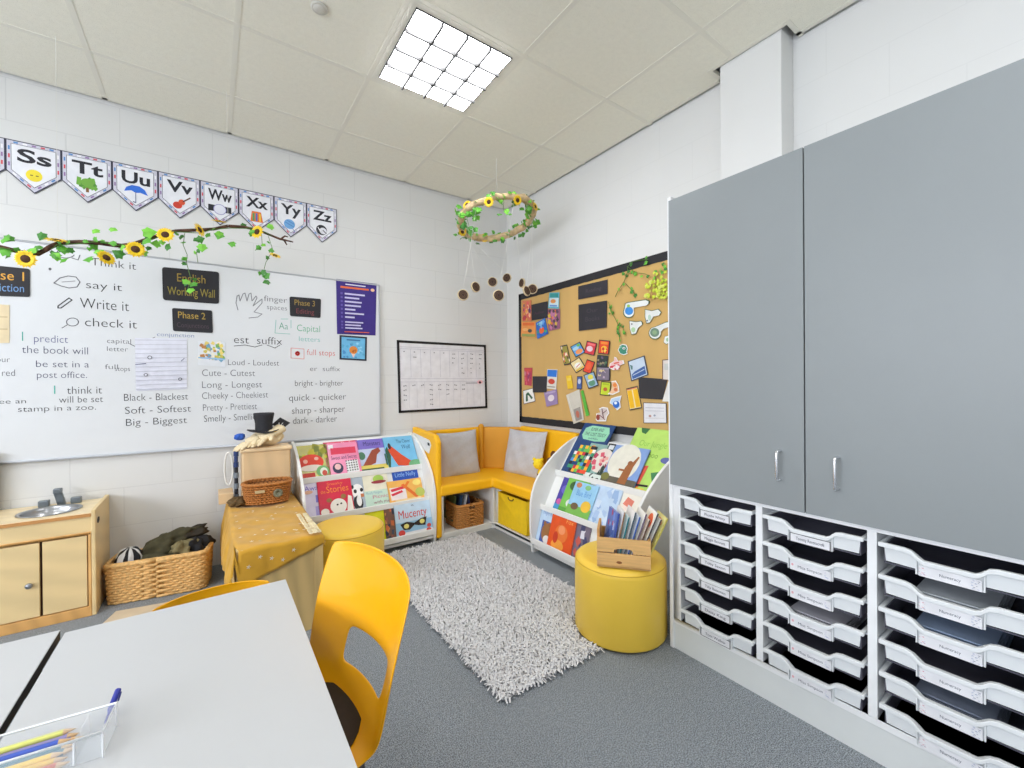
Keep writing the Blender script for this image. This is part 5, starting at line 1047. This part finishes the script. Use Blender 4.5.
# ================================================================ cloth covered wooden box and the dressing up things
BX0, BX1, BYF, BYB, BH = -2.262, -1.905, -1.165, -.08, .445
o = thing('wooden_box', 'pale wooden storage box standing under a mustard cloth', 'box', ((BX0+BX1)/2,(BYF+BYB)/2,0))
WD = mat((196,168,112), .6, .12, 6, .06, kind='wood', stretch=(4,4,.6))
for a, b, nm in (((BX0,BYF,0),(BX1,BYF+.018,BH-.018),'front_panel'),((BX0,BYB-.018,0),(BX1,BYB,BH-.018),'back_panel'),((BX0,BYF+.018,0),(BX0+.018,BYB-.018,BH-.018),'side_panel'),((BX1-.018,BYF+.018,0),(BX1,BYB-.018,BH-.018),'side_panel'),((BX0,BYF,BH-.018),(BX1,BYB,BH),'lid')):
    build(nm, MB().box(a,b), WD, o, bevel=.002)
build('corner_batten', MB().box((BX1-.04,BYF-.008,0),(BX1-.001,BYF,BH-.02)), WD, o, bevel=.002)
MU = mat((198,148,34), .85, .10, 14, .25, sheen=.2)
mb = MB(); NU, NV = 60, 90; Wt, Dt = BX1-BX0, BYB-BYF; zt2 = BH+.004; e1 = .33
def cloth(u, v):
    s = -.36+u*(.36+Wt+.05)     # across, negative is the part hanging down the left side
    lim = Dt+.150-.125*max(0,s)/Wt+.02   # hangs lower at the left of the front
    t = v*(lim if s > 0 else Dt+.03+.05*sin(6*s))
    if s < 0: t = v*(Dt+.06)
    x = BX0+s; y = BYB-t; z = zt2; drop = 0
    fo = .012*sin(t*21+1)+.008*sin(t*47)
    if s < 0: x = BX0-.006-abs(fo)*min(1,-s*6)-.02*min(1,-s*4); drop = -s*(.75+.25*sin(t*5+1))
    if s > Wt: x = BX1+.006; drop = s-Wt
    if t > Dt:
        y = BYF-.010-.008*abs(sin(s*26))*min(1,(t-Dt)*9); drop = sqrt(drop*drop+(t-Dt)**2)
    z = zt2-drop
    if drop == 0: z += .003*sin(x*40)*sin(y*27+2)+.0015*sin(y*44+x*31)
    return V((x,y,max(.02,z)))
mb.grid(cloth, NU, NV)
ob = build('table_cloth', mb, MU, None, solid=.004, solid_off=1); tag(ob, 'mustard cloth with small white sprigs draped over the wooden box', 'cloth')
PM[ob] = Matrix.Translation(ob.location)
mb = MB(); rr = random.Random(5)
for i in range(26):
    x = rr.uniform(BX0+.02,BX1-.04); y = rr.uniform(BYF+.02,BYB-.45)
    for j in range(5):
        t = j*1.257+x*9; a = V((x,y,zt2+.0105)); b = a+V((.009*cos(t),.009*sin(t),0)); n = V((-sin(t),cos(t),0))*.0022
        mb.add([a+n,b+n*.3,b-n*.3,a-n],[(0,1,2,3)])
for i in range(5):
    x = BX0+.045+.045*i; z = .375+.035*((i*2)%3)/2
    for j in range(5):
        t = j*1.257; a = V((x,BYF-.026,z)); b = a+V((.009*cos(t),0,.009*sin(t))); n = V((-sin(t),0,cos(t)))*.0022
        mb.add([a+n,b+n*.3,b-n*.3,a-n],[(0,1,2,3)])
build('white_sprigs', mb, mat((236,230,214),.8), ob, label='small white printed sprigs')
mb = MB()   # crochet strip along the right edge
for i in range(90):
    t = .5*i/90; x = BX1-.035+.02*sin(i*2.1)-.0*t; y = lerp(BYF-.01,BYB-.35,t); z = zt2+.014+.006*rr.random()
    c_ = V((x,y,z)); mb.tube([c_+V((.009*cos(2*pi*k/7),.009*sin(2*pi*k/7),0)) for k in range(7)], .0022, n=5, closed=True)
tag(build('crochet_strip', mb, mat((232,220,184),.85,.1)), 'cream crochet strip lying along the right edge of the mustard cloth', 'trimming')
garment('bunched_cloth','dark brown fabric bunched at the far left corner of the mustard cloth',(-2.215,-.34,.475),.05,.08,.026,mat((92,70,36),.9,.2,30,.3),21,.3)
# small brown basket
kx = at(1, -.56, 270, 490).x
bb = weave_basket('woven_basket', 'small honey brown woven basket on the mustard cloth', -2.068, -.385, zt2+.014, .225, .15, .118, radians(-8), WIC[2], rows=9, r=.006, flare=.14, hexa=True)
mb = MB(); c_ = V((-2.02,-.478,zt2+.075)); ang_ = (0,-1,.1)
mb.lathe([(.026,0),(.026,.004),(.012,.006),(.012,.002),(.001,.002)], c_, None, 24, ang_); build('badge', mb, mat((110,110,90),.6,.2), bb, label='grey round flower badge')
mb = MB(); mb.box((-2.14,-.482,zt2+.088),(-2.09,-.472,zt2+.103)); build('fastener', mb, mat((190,170,130),.6,.2), bb, label='small pale fastener')
# tan wooden tub with rounded rim behind it
TAN = mat((222,190,146), .5, .05, 8, .03, kind='wood', stretch=(2,2,.5))
tx0, tx1, ty0, ty1, tz0, tz1 = -2.205, -1.915, -.30, -.12, zt2+.014, .782
o = thing('wooden_chest', 'tan wooden chest with a rounded lid edge behind the small brown basket', 'chest', ((tx0+tx1)/2,(ty0+ty1)/2,tz0))
build('body', MB().box((tx0+.01,ty0+.008,tz0),(tx1-.01,ty1,tz1-.02)), TAN, o, bevel=.012, seg=3)
build('lid', MB().box((tx0,ty0,tz1-.026),(tx1,ty1,tz1)), mat((230,204,164),.5,.04,8,kind='wood'), o, bevel=.010, seg=3)
# stack of things left of the chest: low block and striped belt
tag(build('wooden_block', MB().box((-2.315,-.30,zt2+.012),(-2.24,-.14,zt2+.075)), TAN, bevel=.004), 'low tan wooden block beside the chest on the mustard cloth', 'block')
mb = MB(); DB = mat((40,60,110),.7); DK = mat((34,36,44),.7)
for i in range(9): mb.tube([(-2.224,-.27,tz0+.012+.033*i),(-2.224,-.27,tz0+.042+.033*i)], .011 if i % 2 else .014, DB if i > 5 else (DK if i % 2 else mat((120,130,140),.6)), n=10)
tag(build('bead_string', mb), 'string of dark and blue beads hanging down the left side of the chest', 'beads')
mb = MB(); mb.tube([(-2.262+.024*cos(t)*.9,-.26,.665+.10*sin(t)) for t in [2*pi*i/28 for i in range(28)]], .0055, n=7, closed=True)
tag(build('cord_loop', mb, mat((226,224,218),.7,.05)), 'white cord loop hanging at the left of the tan chest', 'cord')
GL_ = mat((232,214,176),.8,.08,20,.3)
def flat_glove(label, c, L_, rz, tz, seed):
    """a limp cloth glove: palm with cuff and five fingers"""
    M2 = Matrix.Translation(V(c)) @ Matrix.Rotation(rz,4,'Z') @ Matrix.Rotation(tz,4,'Y'); mb = MB(); k = L_/.22
    def pill(a, b, r0, r1, fl=.55):
        a = V(a)*k; b = V(b)*k; n = 7; pts = [lerp(a,b,i/n) for i in range(n+1)]; rs = [lerp(r0,r1,i/n)*k*(.5 if i in (0,n) else 1) for i in range(n+1)]
        m0 = MB(); m0.tube(pts, rs, n=12)
        for f_ in m0.f: pass
        o_ = len(mb.v)
        for p in m0.v: mb.v.append(M2 @ V((p.x, p.y, p.z*fl)))
        for f_, s_ in zip(m0.f, m0.sm): mb.f.append(tuple(i+o_ for i in f_)); mb.m.append(0); mb.sm.append(True)
    pill((-.10,0,0),(0,0,0),.048,.042); pill((-.02,0,0),(.05,0,.004),.046,.040)
    for i, (y, l) in enumerate(((-.034,.055),(-.012,.072),(.011,.068),(.033,.05))): pill((.045,y,.003),(.05+l,y*1.25,-.012),.013,.009,.8)
    pill((-.0,.03,0),(.04,.075,-.006),.016,.010,.8)
    return tag(build('cloth_glove', mb, GL_), label, 'glove', 'cream cloth gloves on the chest')
flat_glove('cream cloth glove drooping over the left end of the tan chest', (-2.12,-.235,.832), .24, pi+.25, .42, 1)
flat_glove('cream cloth glove lying over the front of the tan chest under the hat', (-2.05,-.245,.852), .25, pi+.55, .38, 2)
garment('folded_garment','cream cloth folded in a mound on the tan chest beneath the black hat',(-2.05,-.205,.835),.095,.06,.052,GL_,33,.12)
# black hat
hc_ = at(1, -.21, 264, 432)
o = thing('black_hat', 'tall black felt hat with a turned brim on top of the cream cloths', 'hat', hc_)
FH = mat((40,41,46),.85,.1,60,.2)
pr = [(.052,.008),(.050,.03),(.050,.06),(.056,.095),(.060,.118),(.057,.124),(.03,.120),(.001,.116)]
build('crown', MB().lathe(pr, hc_, n=36), FH, o)
mb = MB(); mb.grid(lambda u, v: V((hc_.x+lerp(.048,.095,v)*cos(2*pi*u), hc_.y+lerp(.048,.085,v)*sin(2*pi*u), hc_.z+.006+.022*v*v*abs(cos(2*pi*u))-.008*v)), 40, 6); build('brim', mb, FH, o, solid=.004)
mb = MB(); mb.lathe([(.0515,.008),(.0515,.022)], hc_, n=36); build('band', mb, mat((222,166,50),.6), o, label='mustard band') if False else None
sb = at(1, -.19, 281, 424)
q = Quad(sb+V((-.005,0,.045)), sb+V((.055,0,.005)), sb+V((.005,0,-.035)), sb+V((-.055,0,.0)), n=(0,-1,0))
card('slate', 'small black card with white marks leaning beside the black hat', 'card', q, (36,36,40), [('l',.3,.5,.5,.75,.05,(226,226,226)),('l',.55,.35,.62,.7,.05,(226,226,226)),('l',.75,.5,.8,.8,.04,(200,200,200))], th=.006)
q = (at(1,-.24,264,431.5), at(1,-.24,276,434.5))
tag(build('ribbon', MB().box((q[0].x,-.27,q[1].z),(q[1].x,-.20,q[0].z)), mat((232,176,60),.6,.05), bevel=.002), 'flat mustard ribbon under the right of the black hat', 'ribbon')
bp = at(1,-.15,240,437)
garment('folded_garment','small bright blue cloth behind the cream gloves on the chest',(bp.x,-.14,bp.z),.03,.025,.022,mat((50,96,190),.8),41,.2)

# ================================================================ tables
TT = mat((190,192,194), .34, .006, 3, spec=.4); TE = mat((28,27,28),.6,.05)
TH = .56; SX = -2.655
fy = -1.872
def table(xa, xb, ya, yb, label):
    o = thing('classroom_table', label, 'table', ((xa+xb)/2,(ya+yb)/2,0), 0, 'pale grey classroom tables')
    build('tabletop', MB().box((xa,yb,TH-.003),(xb,ya,TH)), TT, o, bevel=.0008, seg=2)
    build('edge_band', MB().box((xa,yb,TH-.025),(xb,ya,TH-.0032)), TE, o, bevel=.001, label='dark edge band below the top')
    for x in (xa+.035,xb-.035):
        for y in (ya-.05,yb+.05): build('leg', MB().tube([(x,y,0),(x,y,TH-.045)], .014, n=14), mat((60,62,66),.4,metal=.5), o)
    mb = MB(); mb.box((xa+.03,ya-.06,TH-.05),(xb-.03,ya-.04,TH-.025)); mb.box((xa+.03,yb+.04,TH-.05),(xb-.03,yb+.06,TH-.025)); build('frame_rail', mb, mat((60,62,66),.4,metal=.5), o)
table(SX+.004, -2.156, fy-.002, fy-1.15, 'pale grey table under the pen tray with the yellow chair at its right')
table(SX-.60, SX-.009, fy+.022, fy-1.12, 'pale grey table cut by the left edge, left of the black seam')
build('seam_gap', MB().box((SX-.0039,fy-1.1,TH-.016),(SX+.0039,fy-.01,TH-.004)), TE)  if False else None
# clear pen tray
GLS = glass()
c0 = at(2, TH+.001, 104, 748); 
ex = (at(2, TH+.05, 105, 699)-at(2, TH+.05, -60, 745)).normalized(); ey = V((-ex.y,ex.x,0))
A0 = at(2, TH+.001, 103, 757)
o = thing('pen_tray', 'long clear plastic tray of pens at the near left of the table', 'tray', A0)
LT, DTy, HT = .27, .075, .042
A0 = A0+ey*0
K2 = lambda u, v, w: A0-ex*u+ey*v+V((0,0,w))
def kb2(mb, u0,u1,v0,v1,w0,w1,m=None): mb.prism([K2(u0,v0,w0),K2(u1,v0,w0),K2(u1,v1,w0),K2(u0,v1,w0)], (0,0,w1-w0), m)
mb = MB(); t_ = .0022
kb2(mb,0,LT,0,DTy,0,t_); kb2(mb,0,LT,0,t_,t_,HT); kb2(mb,0,LT,DTy-t_,DTy,t_,HT); kb2(mb,0,t_,t_,DTy-t_,t_,HT); kb2(mb,LT-t_,LT,t_,DTy-t_,t_,HT); kb2(mb,.035,.035+t_,t_,DTy-t_,t_,HT*.9)
build('tray_body', mb, GLS, o, label='clear plastic body')
mb = MB(); mb.tube([K2(0,0,HT),K2(LT,0,HT),K2(LT,DTy,HT),K2(0,DTy,HT)], .002, n=6, closed=True); mb.tube([K2(0,0,0),K2(0,0,HT)],.0015,n=5); mb.tube([K2(0,DTy,0),K2(0,DTy,HT)],.0015,n=5); mb.tube([K2(.035,0,.002),K2(.035,0,HT*.9)],.0015,n=5); build('rim', mb, mat((232,236,240),.2,.01), o)
def pencil(u0, v0, u1, v1, z, c_, label, r=.0052, tip=True, body=None):
    a = K2(u0,v0,z); b = K2(u1,v1,z); d = (b-a).normalized()
    o = thing('pencil', label, 'pencil', a, 0, 'pens and pencils in the clear tray')
    build('barrel', MB().tube([a+d*.016, b], r, n=6), mat(c_,.4,.05), o)
    build('tip', MB().tube([a, a+d*.016], [.0006,r], n=6), mat((222,186,140),.6), o, label='sharpened wooden tip')
for i, (v, z, c_, lb) in enumerate([(.008,.006,(200,84,44),'red orange pencil at the near side of the clear tray'),(.020,.007,(240,196,20),'yellow pencil nearest the red one in the clear tray'),(.028,.012,(242,202,24),'second yellow pencil lying on the first in the clear tray'),(.038,.007,(50,110,130),'teal pencil in the middle of the clear tray'),(.048,.008,(56,120,140),'second teal pencil in the clear tray'),(.056,.014,(60,90,190),'blue felt pen in the clear tray'),(.064,.007,(80,110,206),'long blue pencil along the far side of the clear tray'),(.072,.010,(160,150,200),'lilac pencil at the far side of the clear tray'),(.076,.018,(226,226,120),'pale yellow pencil on top at the far side of the clear tray')]):
    pencil(.042+.006*(i % 3), v, .25, v-.004+.004*(i % 2), TH+z-A0.z+0.0, c_, lb)
# blue pen standing in the end of the tray
b0 = at(2, TH+.004, 105, 723); b1 = at(1, b0.y+.045, 118.5, 689)
o = thing('blue_pen', 'dark blue pen with a clip standing up at the end of the clear tray', 'pen', b0)
d = (b1-b0)
build('barrel', MB().tube([b0+d*.0, b0+d*.30, b0+d*.36, b0+d*.55, b0+d*.97, b1], [.0015,.0022,.0045,.005,.005,.004], n=12), mat((28,44,150),.35,.05), o)
build('clip', MB().tube([b0+d*.9+V((.006,-.003,0)), b0+d*.62+V((.007,-.003,0))], .0014, n=6), mat((20,30,110),.35), o)

# ================================================================ chairs
YCH = mat((242,172,4), .32, .01, 4, spec=.5)
def chair(label, loc, rz, sc_=1.0, wide=1.0, dz=0):
    o = thing('classroom_chair', label, 'chair', loc, rz, 'yellow plastic classroom chairs')
    M3 = mtx(loc, rz)
    # profile (y forward, z, half width, edge wrap, edge raise)
    pf = [(.004,.738,.192,.045,-.012),(.0,.732,.206,.056,-.006),(.0,.700,.213,.066,0),(.010,.645,.216,.074,0),(.018,.595,.216,.080,0),(.028,.545,.214,.082,0),(.038,.505,.212,.080,0),(.050,.460,.210,.076,.0),(.064,.418,.206,.068,.004),(.088,.384,.202,.052,.010),(.128,.362,.192,.028,.016),(.185,.354,.192,.010,.018),(.24,.353,.192,0,.016),(.31,.358,.190,0,.012),(.36,.360,.186,-.004,.006),(.385,.352,.178,-.01,.0),(.395,.338,.170,-.015,0)]
    nv = len(pf)-1; nu = 16
    def f(u, v):
        i = min(int(round(v*nv)), nv); y, z, hw, wr, rs = pf[i]; a = 2*u-1; b = abs(a)
        x = a*hw*wide; yy = y+wr*b**2.2; zz = z+rs*b**3+dz*max(0,(z-.36)/.38)
        if i >= 9: zz += .0
        if i < 9: zz -= .0
        return M3 @ (V((x, yy, zz))*sc_)
    mb = MB()
    def skip(i, j): return (j in (6,7)) and 4 <= i <= 11 or (j == 8 and 5 <= i <= 10 and False)
    mb.grid(f, nu, nv, skip=skip)
    sh = build('shell', mb, YCH, o, solid=.006*sc_, solid_off=0, subsurf=2)
    # turned back flanges at the sides
    # dark inset pad on the seat
    mb = MB(); vs = []; n = 32
    for rr_ in (0,.5,1):
        for k in range(n):
            t = 2*pi*k/n; x = .158*cos(t)*rr_; y = .232+.142*sin(t)*rr_; vs.append(M3 @ (V((x,y,.3635+.010*(abs(x)/.19)**3+max(0,.185-y)*.16))*sc_))
    mb.add(vs, [(i*n+j,i*n+(j+1)%n,(i+1)*n+(j+1)%n,(i+1)*n+j) for i in range(2) for j in range(n)], None, True); build('seat_pad', mb, mat((44,34,26),.8,.15,60), o, solid=.004, label='dark brown oval seat inset')
    LM = mat((70,72,76),.35,.03,metal=.7)
    for sx in (-1,1):
        for (yt, yb_) in ((.14,.13),(.32,.36)):
            build('leg', MB().tube([M3 @ (V(p)*sc_) for p in ((sx*.11,yt+.02,.347),(sx*.135,yt,.335),(sx*.15,(yt+yb_)/2,.17),(sx*.155,yb_,.008),(sx*.155,yb_,0))], [.010*sc_]*5, n=10), LM, o)
    return o
chair('yellow plastic chair with an open back slot pulled up to the right of the table', (-1.958,-2.255,0), radians(98.5), 1.0, 1.07, -.018)
chair('small yellow plastic chair whose back barely shows beyond the far edge of the table', (-2.345,-1.745,0), radians(183), .73)

# ================================================================ daylight and tone
w = bpy.data.worlds.new('world'); sc.world = w; w.use_nodes = True
bg = w.node_tree.nodes['Background']; bg.inputs[0].default_value = lin((236,240,250))+(1,); bg.inputs[1].default_value = 6.0
pl = bpy.data.lights.new('window_portal', 'AREA'); pl.shape = 'RECTANGLE'; pl.size = 4.4; pl.size_y = 1.4; pl.cycles.is_portal = True
po = bpy.data.objects.new('window_portal', pl); col.objects.link(po); po.location = (XL-.02,-3.4,1.65); po.rotation_euler = (0,radians(-90),0); po.rotation_euler = Matrix(((0,0,1),(1,0,0),(0,1,0))).transposed().to_euler() if False else (radians(90),0,radians(-90))
sc.view_settings.view_transform = 'Standard'; sc.view_settings.look = 'None'; sc.view_settings.gamma = 1; sc.view_settings.use_curve_mapping = False
sc.view_settings.exposure = .94
sc.cycles.max_bounces = 10; sc.cycles.diffuse_bounces = 6
